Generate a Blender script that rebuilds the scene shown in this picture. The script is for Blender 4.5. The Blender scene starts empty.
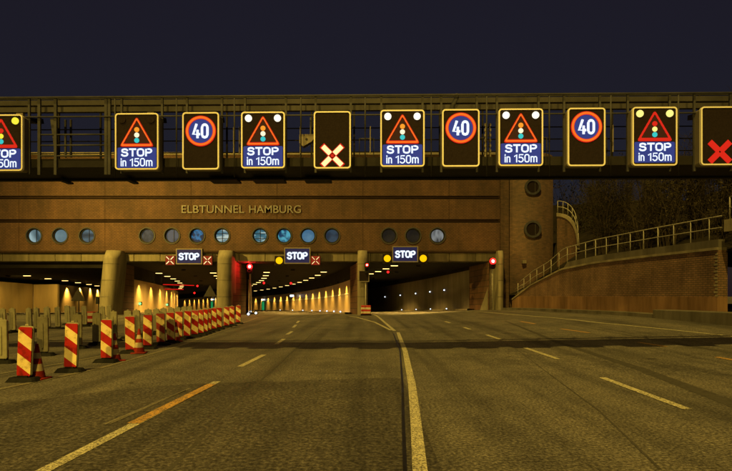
import bpy, bmesh, math, random
from mathutils import Vector, Matrix
PI = math.pi
R = math.radians
S = bpy.context.scene
C = S.collection
random.seed(11)

# ------------------------------------------------------------------ camera
F = 529.0            # focal length of the photograph in its own pixels (732 wide)
HOR = 295.0          # row of the horizon
CAMH = 1.7
cd = bpy.data.cameras.new('camera'); cam = bpy.data.objects.new('camera', cd); C.objects.link(cam)
cam.location = (0, 0, CAMH); cam.rotation_euler = (PI/2, 0, 0)
cd.sensor_width = 36; cd.lens = 36*F/732
cd.shift_y = (HOR-235.5)/732
cd.clip_start = 0.1; cd.clip_end = 4000
S.camera = cam

# ------------------------------------------------------------------ sky, sun, exposure
SUN_DIR = Vector((0.22, 0.50, -1.0)).normalized()      # way the light travels
w = bpy.data.worlds.new('World'); S.world = w; w.use_nodes = True
nt = w.node_tree; nt.nodes.clear()
wo = nt.nodes.new('ShaderNodeOutputWorld'); bg = nt.nodes.new('ShaderNodeBackground')
sky = nt.nodes.new('ShaderNodeTexSky'); sky.sky_type = 'NISHITA'; sky.sun_disc = False
sky.sun_elevation = R(2.0); sky.sun_rotation = R(180); sky.altitude = 0
sky.air_density = 1.0; sky.dust_density = 0.6; sky.ozone_density = 3.0
bg.inputs['Strength'].default_value = 0.0072
mixw = nt.nodes.new('ShaderNodeMix'); mixw.data_type = 'RGBA'; mixw.blend_type = 'ADD'; mixw.inputs[0].default_value = 1
mixw.inputs[7].default_value = (1.36, .88, 1.42, 1)          # the glow of the city on the night sky
nt.links.new(sky.outputs[0], mixw.inputs[6]); nt.links.new(mixw.outputs[2], bg.inputs[0]); nt.links.new(bg.outputs[0], wo.inputs[0])
sd = bpy.data.lights.new('sun', 'SUN'); sd.energy = 2.9; sd.angle = R(1.2); sd.color = (1, .66, .11)
sun = bpy.data.objects.new('sun', sd); C.objects.link(sun)
sun.rotation_euler = SUN_DIR.to_track_quat('-Z', 'Y').to_euler()
S.view_settings.view_transform = 'Standard'; S.view_settings.look = 'None'
S.view_settings.exposure = 0; S.view_settings.gamma = 1; S.view_settings.use_curve_mapping = False
S.render.engine = 'CYCLES'
S.cycles.max_bounces = 6; S.cycles.diffuse_bounces = 3
S.cycles.sample_clamp_indirect = 3.0

# ------------------------------------------------------------------ materials
def lin(r, g, b):
    f = lambda c: (c/255/12.92) if c/255 <= .04045 else ((c/255+.055)/1.055)**2.4
    return (f(r), f(g), f(b))
class NG:
    def __init__(s, name):
        s.m = bpy.data.materials.new(name); s.m.use_nodes = True
        s.t = s.m.node_tree; s.p = s.t.nodes['Principled BSDF']
        s.out = s.t.nodes['Material Output']
    def n(s, typ, **kw):
        o = s.t.nodes.new(typ)
        for k, v in kw.items(): setattr(o, k, v)
        return o
    def l(s, a, b): s.t.links.new(a, b)
    def math(s, op, a, b=None):
        o = s.n('ShaderNodeMath', operation=op)
        for i, v in enumerate((a, b)):
            if v is None: continue
            if isinstance(v, (int, float)): o.inputs[i].default_value = v
            else: s.l(v, o.inputs[i])
        return o.outputs[0]
def ramp(g, fac, stops):
    r = g.n('ShaderNodeValToRGB'); e = r.color_ramp.elements
    while len(e) < len(stops): e.new(.5)
    for i, (p, c) in enumerate(stops):
        e[i].position = p; e[i].color = (*c, 1) if len(c) == 3 else c
    g.l(fac, r.inputs[0]); return r.outputs[0]
def mixc(g, fac, a, b, mode='MIX'):
    m = g.n('ShaderNodeMix', data_type='RGBA', blend_type=mode)
    if isinstance(fac, (int, float)): m.inputs[0].default_value = fac
    else: g.l(fac, m.inputs[0])
    for i, v in ((6, a), (7, b)):
        if isinstance(v, tuple): m.inputs[i].default_value = (*v, 1)
        else: g.l(v, m.inputs[i])
    return m.outputs[2]
def noise(g, vec, scale, detail=4, rough=.6):
    n = g.n('ShaderNodeTexNoise'); n.inputs['Scale'].default_value = scale
    n.inputs['Detail'].default_value = detail; n.inputs['Roughness'].default_value = rough
    g.l(vec, n.inputs['Vector']); return n.outputs[0]
def stretch(g, vec, sx, sy, sz):
    m = g.n('ShaderNodeMapping'); m.inputs['Scale'].default_value = (sx, sy, sz)
    g.l(vec, m.inputs[0]); return m.outputs[0]
def bump(g, h, strength=.3, dist=.02):
    b = g.n('ShaderNodeBump'); b.inputs['Strength'].default_value = strength; b.inputs['Distance'].default_value = dist
    g.l(h, b.inputs['Height']); g.l(b.outputs[0], g.p.inputs['Normal'])
def plain(name, col, rough=.6, metal=0, var=.35, scale=3.0, streak=False, bmp=.15):
    """base colour with uneven dirt"""
    g = NG(name); tc = g.n('ShaderNodeTexCoord').outputs['Object']
    v = stretch(g, tc, 1, 1, .15) if streak else tc
    n1 = noise(g, v, scale, 6, .65)
    d = tuple(c*(1-var) for c in col); b = tuple(min(1, c*(1+var*.6)) for c in col)
    c = ramp(g, n1, [(.3, d), (.7, b)])
    g.l(c, g.p.inputs['Base Color'])
    g.p.inputs['Roughness'].default_value = rough; g.p.inputs['Metallic'].default_value = metal
    g.p.inputs['Specular IOR Level'].default_value = .12
    if bmp: bump(g, noise(g, tc, scale*8, 3), bmp, .01)
    return g.m
def glow(name, col, strength, base=(.02, .02, .02), dots=0):
    g = NG(name); g.p.inputs['Base Color'].default_value = (*base, 1)
    g.p.inputs['Roughness'].default_value = .8; g.p.inputs['Specular IOR Level'].default_value = .05
    g.p.inputs['Emission Color'].default_value = (*col, 1)
    g.p.inputs['Emission Strength'].default_value = strength
    if dots:
        tc = g.n('ShaderNodeTexCoord').outputs['Object']
        sep = g.n('ShaderNodeSeparateXYZ'); g.l(tc, sep.inputs[0])
        a = g.math('SINE', g.math('MULTIPLY', sep.outputs[0], dots))
        b = g.math('SINE', g.math('MULTIPLY', sep.outputs[2], dots))
        k = g.math('MULTIPLY', a, b)
        k = g.math('ADD', g.math('MULTIPLY', k, .45), .8)
        g.l(g.math('MULTIPLY', k, strength), g.p.inputs['Emission Strength'])
    return g.m
def bricks(name, c1, c2, mortar, bw, bh, msz=.012, dirt=.5, bstr=.4):
    g = NG(name); uv = g.n('ShaderNodeTexCoord').outputs['UV']
    b = g.n('ShaderNodeTexBrick'); g.l(uv, b.inputs['Vector'])
    b.inputs['Color1'].default_value = (*c1, 1); b.inputs['Color2'].default_value = (*c2, 1)
    b.inputs['Mortar'].default_value = (*mortar, 1); b.inputs['Scale'].default_value = 1
    b.inputs['Mortar Size'].default_value = msz; b.inputs['Brick Width'].default_value = bw
    b.inputs['Row Height'].default_value = bh; b.inputs['Bias'].default_value = -.1
    n1 = noise(g, stretch(g, uv, 1, .25, 1), .9, 6, .7)
    n2 = noise(g, uv, .22, 4, .6)
    k = ramp(g, n1, [(.3, (1-dirt,)*3), (.7, (1.15,)*3)])
    c = mixc(g, 1.0, b.outputs['Color'], k, 'MULTIPLY')
    k2 = ramp(g, n2, [(.3, (.7, .7, .7)), (.7, (1.15, 1.12, 1.08))])
    c = mixc(g, 1.0, c, k2, 'MULTIPLY')
    g.l(c, g.p.inputs['Base Color']); g.p.inputs['Roughness'].default_value = .8
    bump(g, b.outputs['Fac'], -bstr, .02)
    return g.m
def asphalt(name, col, coarse):
    g = NG(name); tc = g.n('ShaderNodeTexCoord').outputs['Object']
    fine = noise(g, tc, coarse, 5, .75)
    med = noise(g, tc, 2.2, 5, .6)
    streak = noise(g, stretch(g, tc, 1.3, .05, 1), 1.0, 5, .55)
    c = ramp(g, fine, [(.40, tuple(x*.34 for x in col)), (.52, col), (.66, tuple(x*2.3 for x in col))])
    c = mixc(g, 1.0, c, ramp(g, med, [(.3, (.8,)*3), (.7, (1.15,)*3)]), 'MULTIPLY')
    blot = noise(g, tc, .45, 6, .62); spot = noise(g, tc, 1.7, 2, .5)
    c = mixc(g, 1.0, c, ramp(g, blot, [(.36, (.74, .74, .75)), (.5, (1, 1, 1)), (.64, (1.14, 1.12, 1.08))]), 'MULTIPLY')
    c = mixc(g, 1.0, c, ramp(g, spot, [(.24, (.5, .5, .5)), (.31, (1, 1, 1))]), 'MULTIPLY')
    c = mixc(g, 1.0, c, ramp(g, streak, [(.36, (.62, .62, .63)), (.5, (1, 1, 1)), (.66, (1.22, 1.2, 1.16))]), 'MULTIPLY')
    g.l(c, g.p.inputs['Base Color']); g.p.inputs['Roughness'].default_value = .72
    g.p.inputs['Specular IOR Level'].default_value = .35
    bump(g, noise(g, tc, coarse*.9, 4, .7), .55, .02)
    return g.m
def paint(name, col):
    g = NG(name); tc = g.n('ShaderNodeTexCoord').outputs['Object']
    n1 = noise(g, tc, 38, 4, .7); n2 = noise(g, tc, 3, 4, .6)
    wear = ramp(g, n1, [(.41, (0,)*3), (.56, (1,)*3)])
    cc = mixc(g, wear, (.10, .095, .08), col)
    cc = mixc(g, 1.0, cc, ramp(g, n2, [(.3, (.72,)*3), (.7, (1.05,)*3)]), 'MULTIPLY')
    g.l(cc, g.p.inputs['Base Color']); g.p.inputs['Roughness'].default_value = .6
    return g.m

def matte(m):
    m.node_tree.nodes['Principled BSDF'].inputs['Specular IOR Level'].default_value = .05; return m
M = {}
M['asphalt'] = asphalt('asphalt', (.106, .100, .090), 24)
M['asphalt_shade'] = asphalt('asphalt_shade', (.064, .060, .056), 18)
M['tar'] = plain('tar', (.012, .012, .014), .35, var=.3, scale=4)
M['track'] = plain('worn_track', (.066, .063, .057), .6, var=.35, scale=8)
M['white_paint'] = paint('white_paint', (.66, .62, .44))
M['dim_paint'] = paint('dim_paint', (.22, .20, .15))
M['orange_paint'] = paint('orange_paint', (.64, .36, .08))
M['facade'] = bricks('facade_brick', (.132, .067, .037), (.098, .048, .028), (.032, .019, .014), .30, .125, .016, .48, .8)
M['facade_groove'] = plain('facade_groove', (.04, .024, .017), .8)
M['brick'] = bricks('wall_brick', (.31, .185, .12), (.22, .132, .085), (.12, .088, .062), .30, .105, .02, .6, .6)
M['tower_brick'] = bricks('tower_brick', (.125, .068, .040), (.06, .034, .022), (.07, .05, .034), .34, .125, .018, .35)
M['plinth'] = plain('plinth_render', (.225, .135, .078), .85, var=.5, scale=1.2, streak=True)
M['concrete'] = plain('concrete', (.25, .225, .165), .8, var=.45, scale=1.3, streak=True)
M['concrete_dark'] = plain('concrete_dark', (.13, .12, .10), .85, var=.5, scale=1.0, streak=True)
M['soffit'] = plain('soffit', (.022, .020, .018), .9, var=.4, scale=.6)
M['fin_brick'] = bricks('fin_brick', (.15, .075, .045), (.12, .06, .036), (.03, .02, .015), 1.6, .55, .03, .4)
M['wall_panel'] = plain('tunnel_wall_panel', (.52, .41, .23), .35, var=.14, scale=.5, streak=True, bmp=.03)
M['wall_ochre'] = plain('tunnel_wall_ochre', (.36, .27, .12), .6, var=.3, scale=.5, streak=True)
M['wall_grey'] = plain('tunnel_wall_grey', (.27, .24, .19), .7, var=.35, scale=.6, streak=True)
M['steel'] = plain('gantry_steel', (.060, .061, .070), .5, 0, var=.35, scale=2)
M['steel_dark'] = plain('gantry_steel_dark', (.016, .015, .016), .6, 0, var=.4, scale=2)
M['beam'] = plain('gantry_beam', (.058, .056, .056), .6, 0, var=.4, scale=1.2)
M['galv'] = plain('galvanised_rail', (.36, .35, .31), .45, 0, var=.3, scale=5)
M['housing'] = plain('sign_housing', (.20, .18, .15), .5, var=.2, scale=2, bmp=0)
M['border'] = plain('sign_border', (.86, .84, .74), .35, var=.06, scale=2, bmp=0)
M['screen'] = matte(plain('unlit_screen', (.020, .015, .015), .8, var=.3, scale=20, bmp=0))
M['black'] = plain('black_plastic', (.018, .018, .018), .5, var=.3, scale=4)
M['rubber'] = plain('black_rubber', (.011, .011, .011), .75, var=.4, scale=6)
M['beige'] = plain('beige_back', (.30, .285, .20), .55, var=.25, scale=4)
M['dirty_beige'] = plain('dirty_beige_back', (.17, .16, .12), .6, var=.35, scale=4)
M['cone_orange'] = plain('cone_red', (.24, .022, .014), .5, var=.25, scale=6)
M['cone_white'] = plain('cone_white', (.50, .42, .26), .4, var=.2, scale=6)
M['sign_back'] = plain('sign_back', (.055, .05, .045), .6, var=.3, scale=3)
M['soil'] = plain('embankment_soil', (.018, .015, .010), .95, var=.5, scale=.8)
M['bark'] = plain('bark', (.050, .040, .028), .9, var=.4, scale=5)
M['leaf'] = plain('dry_leaf', (.050, .042, .024), .8, var=.5, scale=2, bmp=0)
M['leaf_dark'] = plain('dark_leaf', (.030, .032, .014), .8, var=.5, scale=2, bmp=0)
M['letters'] = plain('metal_letters', (.24, .23, .22), .5, var=.2, scale=4)
def stripes(name, red, white, period, slope, x0, z0, axis=2):
    g = NG(name); tc = g.n('ShaderNodeTexCoord').outputs['Object']
    sp = g.n('ShaderNodeSeparateXYZ'); g.l(tc, sp.inputs[0])
    s = g.math('SUBTRACT', z0, sp.outputs[2])
    s = g.math('SUBTRACT', s, g.math('MULTIPLY', g.math('ADD', sp.outputs[0], x0), slope))
    s = g.math('FRACT', g.math('DIVIDE', s, period))
    k = g.math('LESS_THAN', s, .5)
    n = noise(g, tc, 6, 5, .7)
    c = mixc(g, k, white, red); inf = g.n('ShaderNodeObjectInfo')
    va = g.n('ShaderNodeVectorMath', operation='ADD'); g.l(tc, va.inputs[0]); cx = g.n('ShaderNodeCombineXYZ')
    g.l(g.math('MULTIPLY', inf.outputs['Random'], 40), cx.inputs[0]); g.l(cx.outputs[0], va.inputs[1])
    n = noise(g, va.outputs[0], 5, 6, .72)
    c = mixc(g, 1.0, c, ramp(g, n, [(.36, (.42, .38, .32)), (.48, (.9, .88, .84)), (.7, (1.05,)*3)]), 'MULTIPLY')
    c = mixc(g, 1.0, c, ramp(g, inf.outputs['Random'], [(0, (.84, .82, .78)), (1, (1.08,)*3)]), 'MULTIPLY')
    g.l(c, g.p.inputs['Base Color']); g.p.inputs['Roughness'].default_value = .35
    return g.m
M['beacon_face'] = stripes('beacon_stripes', (.42, .012, .012), (.88, .74, .36), .465, .7, .135, 1.07+.19)
M['board_face'] = stripes('board_stripes', (.42, .03, .025), (.62, .56, .42), .34, 0, 0, 1.2)
# lights (lit sources, plus blue sheets that paint a halo round the letters)
E = {}
E['white_text'] = glow('led_white', lin(225, 238, 255), 1.6, dots=150)
E['blue_halo'] = glow('led_blue_halo', lin(40, 62, 145), .75)
E['orange'] = glow('led_orange', lin(255, 112, 30), 1.25, dots=150)
E['red'] = glow('led_red', lin(240, 28, 24), 1.0, dots=150)
E['dark_red_field'] = glow('led_red_field', lin(70, 12, 12), .5)
E['amber'] = glow('led_amber', lin(255, 150, 40), 1.1)
E['pale'] = glow('led_pale', lin(255, 240, 200), 1.2)
E['teal'] = glow('led_teal', lin(40, 200, 200), 1.0)
E['cream'] = glow('led_cream', lin(255, 246, 214), 1.5)
E['yellow'] = glow('led_yellow', lin(245, 232, 60), 1.1)
E['paleyellow'] = glow('led_pale_yellow', lin(250, 232, 130), 1.2)
E['x_cream'] = glow('led_x_cream', lin(255, 232, 160), 1.25)
E['sig_yellow'] = glow('signal_yellow', lin(255, 190, 0), 1.25)
E['sig_red'] = glow('signal_red', lin(255, 20, 20), 7.0)
E['sig_hot'] = glow('signal_red_core', lin(255, 120, 110), 9.0)
E['sig_field'] = glow('signal_red_field', lin(150, 25, 15), .8)
E['stop_halo'] = glow('stop_blue_halo', lin(22, 30, 84), .6)
E['lamp'] = glow('tunnel_lamp', lin(255, 214, 125), 3.2)
E['led_dot'] = glow('guide_light', lin(225, 238, 255), 3.0)
E['green'] = glow('exit_green', lin(40, 170, 95), .6)
E['green_dot'] = glow('green_dot', lin(150, 255, 150), 1.6)
def pane_mat(name, a, b, mode, sc, st):
    g = NG(name); tc = g.n('ShaderNodeTexCoord').outputs['Object']
    if mode == 'bars': v = stretch(g, tc, .4, .4, 1)
    elif mode == 'cols': v = stretch(g, tc, 1, 1, .3)
    else: v = tc
    n = noise(g, v, sc, 2, .5)
    c = ramp(g, n, [(.42, a), (.58, b)])
    g.p.inputs['Base Color'].default_value = (.006, .006, .007, 1); g.p.inputs['Roughness'].default_value = .5; g.p.inputs['Specular IOR Level'].default_value = .1
    g.l(c, g.p.inputs['Emission Color']); g.p.inputs['Emission Strength'].default_value = st
    return g.m

# ------------------------------------------------------------------ mesh helpers
class MB:
    def __init__(s): s.v = []; s.f = []; s.mi = []; s.uv = {}; s.sm = []
    def face(s, pts, mi=0, uv=None, smooth=False):
        i = len(s.v); s.v += [tuple(p) for p in pts]; s.f.append(tuple(range(i, i+len(pts)))); s.mi.append(mi); s.sm.append(smooth)
        if uv: s.uv[len(s.f)-1] = uv
    def box(s, x0, x1, y0, y1, z0, z1, mi=0):
        p = [(x0,y0,z0),(x1,y0,z0),(x1,y1,z0),(x0,y1,z0),(x0,y0,z1),(x1,y0,z1),(x1,y1,z1),(x0,y1,z1)]
        for q in ((0,3,2,1),(4,5,6,7),(0,1,5,4),(1,2,6,5),(2,3,7,6),(3,0,4,7)): s.face([p[k] for k in q], mi)
        return s
    def bar(s, a, b, wx, wy=None, mi=0):
        """rectangular bar between two points"""
        wy = wy or wx; a = Vector(a); b = Vector(b); d = (b-a).normalized()
        up = Vector((0,0,1)) if abs(d.z) < .9 else Vector((0,1,0))
        sx = d.cross(up).normalized()*wx/2; sy = sx.cross(d).normalized()*wy/2
        p = [a-sx-sy,a+sx-sy,a+sx+sy,a-sx+sy,b-sx-sy,b+sx-sy,b+sx+sy,b-sx+sy]
        for q in ((0,3,2,1),(4,5,6,7),(0,1,5,4),(1,2,6,5),(2,3,7,6),(3,0,4,7)): s.face([p[k] for k in q], mi)
        return s
    def tube(s, pts, r, n=8, mi=0, caps=True):
        rs = r if isinstance(r, (list, tuple)) else [r]*len(pts)
        pts = [Vector(p) for p in pts]; base = len(s.v)
        for i, p in enumerate(pts):
            d = (pts[min(i+1, len(pts)-1)]-pts[max(i-1, 0)]).normalized()
            up = Vector((0,0,1)) if abs(d.z) < .9 else Vector((0,1,0))
            a = d.cross(up).normalized(); b = a.cross(d)
            for k in range(n):
                t = 2*PI*k/n; s.v.append(tuple(p+(a*math.cos(t)+b*math.sin(t))*rs[i]))
        for i in range(len(pts)-1):
            for k in range(n):
                a0 = base+i*n+k; a1 = base+i*n+(k+1) % n
                s.f.append((a0, a1, a1+n, a0+n)); s.mi.append(mi); s.sm.append(n > 5)
        if caps:
            s.f.append(tuple(base+k for k in range(n))[::-1]); s.mi.append(mi); s.sm.append(False)
            s.f.append(tuple(base+(len(pts)-1)*n+k for k in range(n))); s.mi.append(mi); s.sm.append(False)
        return s
    def lathe(s, prof, n=20, mi=0, c=(0,0,0), axis='z', mis=None):
        base = len(s.v)
        for r, z in prof:
            for k in range(n):
                t = 2*PI*k/n; x, y = r*math.cos(t), r*math.sin(t)
                s.v.append((c[0]+x, c[1]+y, c[2]+z) if axis == 'z' else (c[0]+x, c[1]+z, c[2]+y))
        for i in range(len(prof)-1):
            for k in range(n):
                a0 = base+i*n+k; a1 = base+i*n+(k+1) % n
                s.f.append((a0, a1, a1+n, a0+n)); s.mi.append(mis[i] if mis else mi); s.sm.append(True)
        return s
    def prism(s, outline, y0, y1, mi=0):
        """outline in x,z, extruded along y"""
        n = len(outline)
        s.face([(x, y0, z) for x, z in outline], mi); s.face([(x, y1, z) for x, z in outline][::-1], mi)
        for i in range(n):
            a, b = outline[i], outline[(i+1) % n]
            s.face([(a[0],y0,a[1]),(a[0],y1,a[1]),(b[0],y1,b[1]),(b[0],y0,b[1])], mi)
        return s
    def ring(s, o, i, y0, y1, mi=0):
        """band between two outlines of equal length in x,z"""
        n = len(o)
        for k in range(n):
            a, b, c, d = o[k], o[(k+1) % n], i[(k+1) % n], i[k]
            s.face([(a[0],y0,a[1]),(b[0],y0,b[1]),(c[0],y0,c[1]),(d[0],y0,d[1])], mi)
            s.face([(a[0],y0,a[1]),(a[0],y1,a[1]),(b[0],y1,b[1]),(b[0],y0,b[1])], mi)
            s.face([(d[0],y0,d[1]),(c[0],y0,c[1]),(c[0],y1,c[1]),(d[0],y1,d[1])], mi)
        return s
    def build(s, name, mats, parent=None, clean=True):
        me = bpy.data.meshes.new(name); me.from_pydata(s.v, [], s.f)
        mats = mats if isinstance(mats, (list, tuple)) else [mats]
        for m in mats: me.materials.append(m)
        for p, mi, sm in zip(me.polygons, s.mi, s.sm): p.material_index = mi; p.use_smooth = sm
        uvl = me.uv_layers.new(name='UVMap')
        for p in me.polygons:
            n = p.normal
            if p.index in s.uv:
                for li, u in zip(p.loop_indices, s.uv[p.index]): uvl.data[li].uv = u
            else:
                h = math.hypot(n.x, n.y)
                for li in p.loop_indices:
                    co = me.vertices[me.loops[li].vertex_index].co
                    uvl.data[li].uv = ((-n.y*co.x+n.x*co.y)/h, co.z) if h > .3 else (co.x, co.y)
        if clean:
            bm = bmesh.new(); bm.from_mesh(me)
            bmesh.ops.remove_doubles(bm, verts=bm.verts, dist=1e-5)
            bmesh.ops.recalc_face_normals(bm, faces=bm.faces)
            bm.to_mesh(me); bm.free()
        o = bpy.data.objects.new(name, me); C.objects.link(o); o.parent = parent
        return o
def tag(o, label=None, cat=None, group=None, kind=None):
    if label: o['label'] = label
    if cat: o['category'] = cat
    if group: o['group'] = group
    if kind: o['kind'] = kind
    return o
def thing(name, label, cat, loc=(0,0,0), rz=0, group=None):
    o = bpy.data.objects.new(name, None); C.objects.link(o); o.empty_display_size = .2
    o.location = loc; o.rotation_euler = (0, 0, rz)
    return tag(o, label, cat, group)
def dup(root, loc, rz, label, group=None):
    r = root.copy(); C.objects.link(r); r.location = loc; r.rotation_euler = (0, 0, rz); r['label'] = label
    if group: r['group'] = group
    for ch in list(root.children):
        c = ch.copy(); C.objects.link(c); c.parent = r
        for g in list(ch.children):
            d = g.copy(); C.objects.link(d); d.parent = c
    return r
def bevel(o, wdt=.02, seg=2):
    m = o.modifiers.new('bevel', 'BEVEL'); m.width = wdt; m.segments = seg; m.limit_method = 'ANGLE'; return o
def rrect(w_, h_, r, n=5, z0=0):
    pts = []
    for cx, cz, a0 in ((w_/2-r, z0+r, -PI/2), (w_/2-r, z0+h_-r, 0), (-w_/2+r, z0+h_-r, PI/2), (-w_/2+r, z0+r, PI)):
        for k in range(n+1):
            t = a0+PI/2*k/n; pts.append((cx+r*math.cos(t), cz+r*math.sin(t)))
    return pts
def circ(cx, cz, r, n=28): return [(cx+r*math.cos(2*PI*k/n), cz+r*math.sin(2*PI*k/n)) for k in range(n)]
def text(name, body, mat, parent, width, height, cx, z0, y, depth=.01, bold=.0):
    """writing as a flat mesh standing in the x-z plane, facing -y"""
    cu = bpy.data.curves.new('text', 'FONT'); cu.body = body; cu.size = 1; cu.extrude = depth; cu.offset = bold
    cu.resolution_u = 4; cu.fill_mode = 'BOTH'
    to = bpy.data.objects.new('text', cu); C.objects.link(to)
    dg = bpy.context.evaluated_depsgraph_get(); dg.update()
    me = bpy.data.meshes.new_from_object(to.evaluated_get(dg)); bpy.data.objects.remove(to)
    xs = [v.co.x for v in me.vertices]; ys = [v.co.y for v in me.vertices]
    sx = width/(max(xs)-min(xs)); sy = height/(max(ys)-min(ys)); mx = (max(xs)+min(xs))/2; my = min(ys)
    for v in me.vertices:
        x, yy, z = v.co; v.co = (cx+(x-mx)*sx, y-z, z0+(yy-my)*sy)
    me.name = name; me.materials.clear(); me.materials.append(mat)
    for p in me.polygons: p.material_index = 0
    o = bpy.data.objects.new(name, me); C.objects.link(o); o.parent = parent
    return o
def arc(cx, cz, rx, rz, a0, a1, n=10): return [(cx+rx*math.cos(R(a0+(a1-a0)*k/n)), cz+rz*math.sin(R(a0+(a1-a0)*k/n))) for k in range(n+1)]
GL = {  # plain road-sign letters as centre lines: advance width, strokes (height 1)
 'S': (.56, [arc(.28,.74,.25,.23,15,90)+arc(.28,.745,.25,.225,90,268)[1:]+arc(.28,.255,.26,.262,88,-90)[1:]+arc(.28,.235,.27,.24,-90,-165)[1:]]),
 'T': (.54, [[(.0,.97),(.54,.97)], [(.27,.97),(.27,0)]]),
 'O': (.58, [arc(.29,.70,.27,.28,0,180)+arc(.29,.28,.27,.28,180,360)+[(.56,.70)]]),
 'P': (.54, [[(.04,0),(.04,.97),(.27,.97)]+arc(.29,.715,.25,.255,90,-90)+[(.04,.46)]]),
 'i': (.10, [[(.05,0),(.05,.70)], [(.05,.90),(.05,1.0)]]),
 'n': (.46, [[(.04,0),(.04,.70)], [(.04,.50)]+arc(.23,.50,.19,.20,150,0)+[(.42,0)]]),
 'm': (.72, [[(.04,0),(.04,.70)], [(.04,.52)]+arc(.20,.52,.16,.18,150,0)+[(.36,0)], [(.36,.52)]+arc(.52,.52,.16,.18,160,0)+[(.68,0)]]),
 '1': (.30, [[(.0,.74),(.24,.99),(.24,0)]]),
 '5': (.52, [[(.48,.97),(.08,.97),(.06,.52)]+arc(.25,.31,.25,.31,125,-90)+arc(.24,.24,.24,.24,-90,-160)[1:]]),
 '0': (.50, [arc(.25,.73,.23,.26,0,180)+arc(.25,.26,.23,.26,180,360)+[(.48,.73)]]),
 '4': (.56, [[(.54,.24),(.03,.24),(.30,.99)], [(.40,.52),(.40,0)]]),
 ' ': (.22, [])}
def lettering(name, body, mat, parent, width, height, cx, z0, y, weight, gap=.17):
    """lit letters built as flattened tubes, standing in the x-z plane"""
    tot = sum(GL[c][0]+gap for c in body)-gap; sx = (width-weight)/tot; sz = height-weight
    x = cx-width/2+weight/2; m = MB(); e = 0
    for ch in body:
        adv, strokes = GL[ch]
        for st in strokes:
            pts = [Vector((x+px*sx, 0, z0+weight/2+pz*sz)) for px, pz in st]
            d0 = (pts[0]-pts[1]).normalized()*weight*.32; d1 = (pts[-1]-pts[-2]).normalized()*weight*.32
            if (pts[0]-pts[-1]).length > .01: pts = [pts[0]+d0]+pts+[pts[-1]+d1]
            b = len(m.v); m.tube(pts, weight/2, 8)
            for k in range(b, len(m.v)):
                v = m.v[k]; m.v[k] = (v[0], y+v[1]*.35-e, v[2])
            e += .0004
        x += (adv+gap)*sx
    return m.build(name, mat, parent, clean=False)
ORD = ['first','second','third','fourth','fifth','sixth','seventh','eighth','ninth','tenth','eleventh','twelfth','thirteenth',
       'fourteenth','fifteenth','sixteenth','seventeenth','eighteenth','nineteenth','twentieth','twenty-first','twenty-second']

# ------------------------------------------------------------------ street lamps beside and behind the viewpoint
def street_lamp(x, y, h, aim, power, spot, lab):
    t = thing('street_lamp', lab, 'street lamp', (x, y, 0), 0, 'street lamps beside the approach')
    a = Vector(aim)-Vector((x, y, h)); hz = Vector((a.x, a.y, 0)).normalized()
    m = MB(); m.tube([(0,0,-.3),(0,0,h*.6),(0,0,h),(hz.x*.5,hz.y*.5,h+.35),(hz.x*1.6,hz.y*1.6,h+.45)], [.11,.09,.07,.06,.05], 10); m.build('pole', M['galv'], t)
    m = MB(); c = hz*2.0+Vector((0,0,h+.45)); m.bar(c-hz*.45, c+hz*.45, .34, .16); bevel(m.build('lamp_head', M['housing'], t), .04)
    m = MB(); m.bar(c-hz*.32-Vector((0,0,.10)), c+hz*.36-Vector((0,0,.10)), .24, .03); m.build('lens', E['lamp'], t)
    ld = bpy.data.lights.new('lamp_light', 'SPOT'); ld.energy = power; ld.color = (1, .64, .09); ld.spot_size = R(spot); ld.spot_blend = 1; ld.shadow_soft_size = .25
    lo = bpy.data.objects.new('lamp_light', ld); C.objects.link(lo); lo.parent = t; lo.location = c-Vector((0,0,.2))
    lo.rotation_euler = a.to_track_quat('-Z', 'Y').to_euler()
street_lamp(-27.5, 29, 12, (-15, 48, 8), 31000, 130, 'street lamp at the left before the portal, lighting the brick front')
street_lamp(-8, -14, 11, (-5, 24, 2), 24000, 75, 'street lamp behind the viewpoint on its left side')
street_lamp(9, -14, 11, (7, 18, 0), 13000, 60, 'street lamp behind the viewpoint on its right side')

# ------------------------------------------------------------------ the ground
def smooth(a, b, x):
    t = min(1, max(0, (x-a)/(b-a))); return t*t*(3-2*t)
def gz(x, y):
    bank = .045*max(0, min(x, 24)-2)*smooth(8, 32, y)
    t = y-45
    dip = 0 if t < -6 else (.025*t if t > 6 else .025*(t+6)**2/24)
    return bank-min(dip, 6)
def P(px, py, d): return Vector(((px-366)/F*d, d, CAMH+(HOR-py)/F*d))
def G(px, py):
    """point of the ground seen at that place of the photograph"""
    d = 1.0
    while d < 160:
        p = P(px, py, d)
        if p.z <= gz(p.x, p.y): break
        d += .04
    return Vector((p.x, p.y, gz(p.x, p.y)))
def axis(lo, hi, fine_lo, fine_hi, step):
    a = []; v = fine_lo
    while v <= fine_hi: a.append(v); v += step
    k = step; v = fine_hi+step
    while v < hi: a.append(v); k *= 1.6; v += k
    a.append(hi); k = step; v = fine_lo-step
    while v > lo: a.insert(0, v); k *= 1.6; v -= k
    a.insert(0, lo); return a
xs = axis(-1500, 1500, -60, 30, 1.5); ys = axis(-1500, 2500, -10, 130, 1.5)
g = MB(); nx = len(xs)
for y in ys:
    for x in xs: g.v.append((x, y, gz(x, y)))
for j in range(len(ys)-1):
    for i in range(nx-1):
        g.f.append((j*nx+i, j*nx+i+1, (j+1)*nx+i+1, (j+1)*nx+i)); g.mi.append(0); g.sm.append(True)
tag(g.build('road', M['asphalt'], clean=False), kind='structure')
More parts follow.
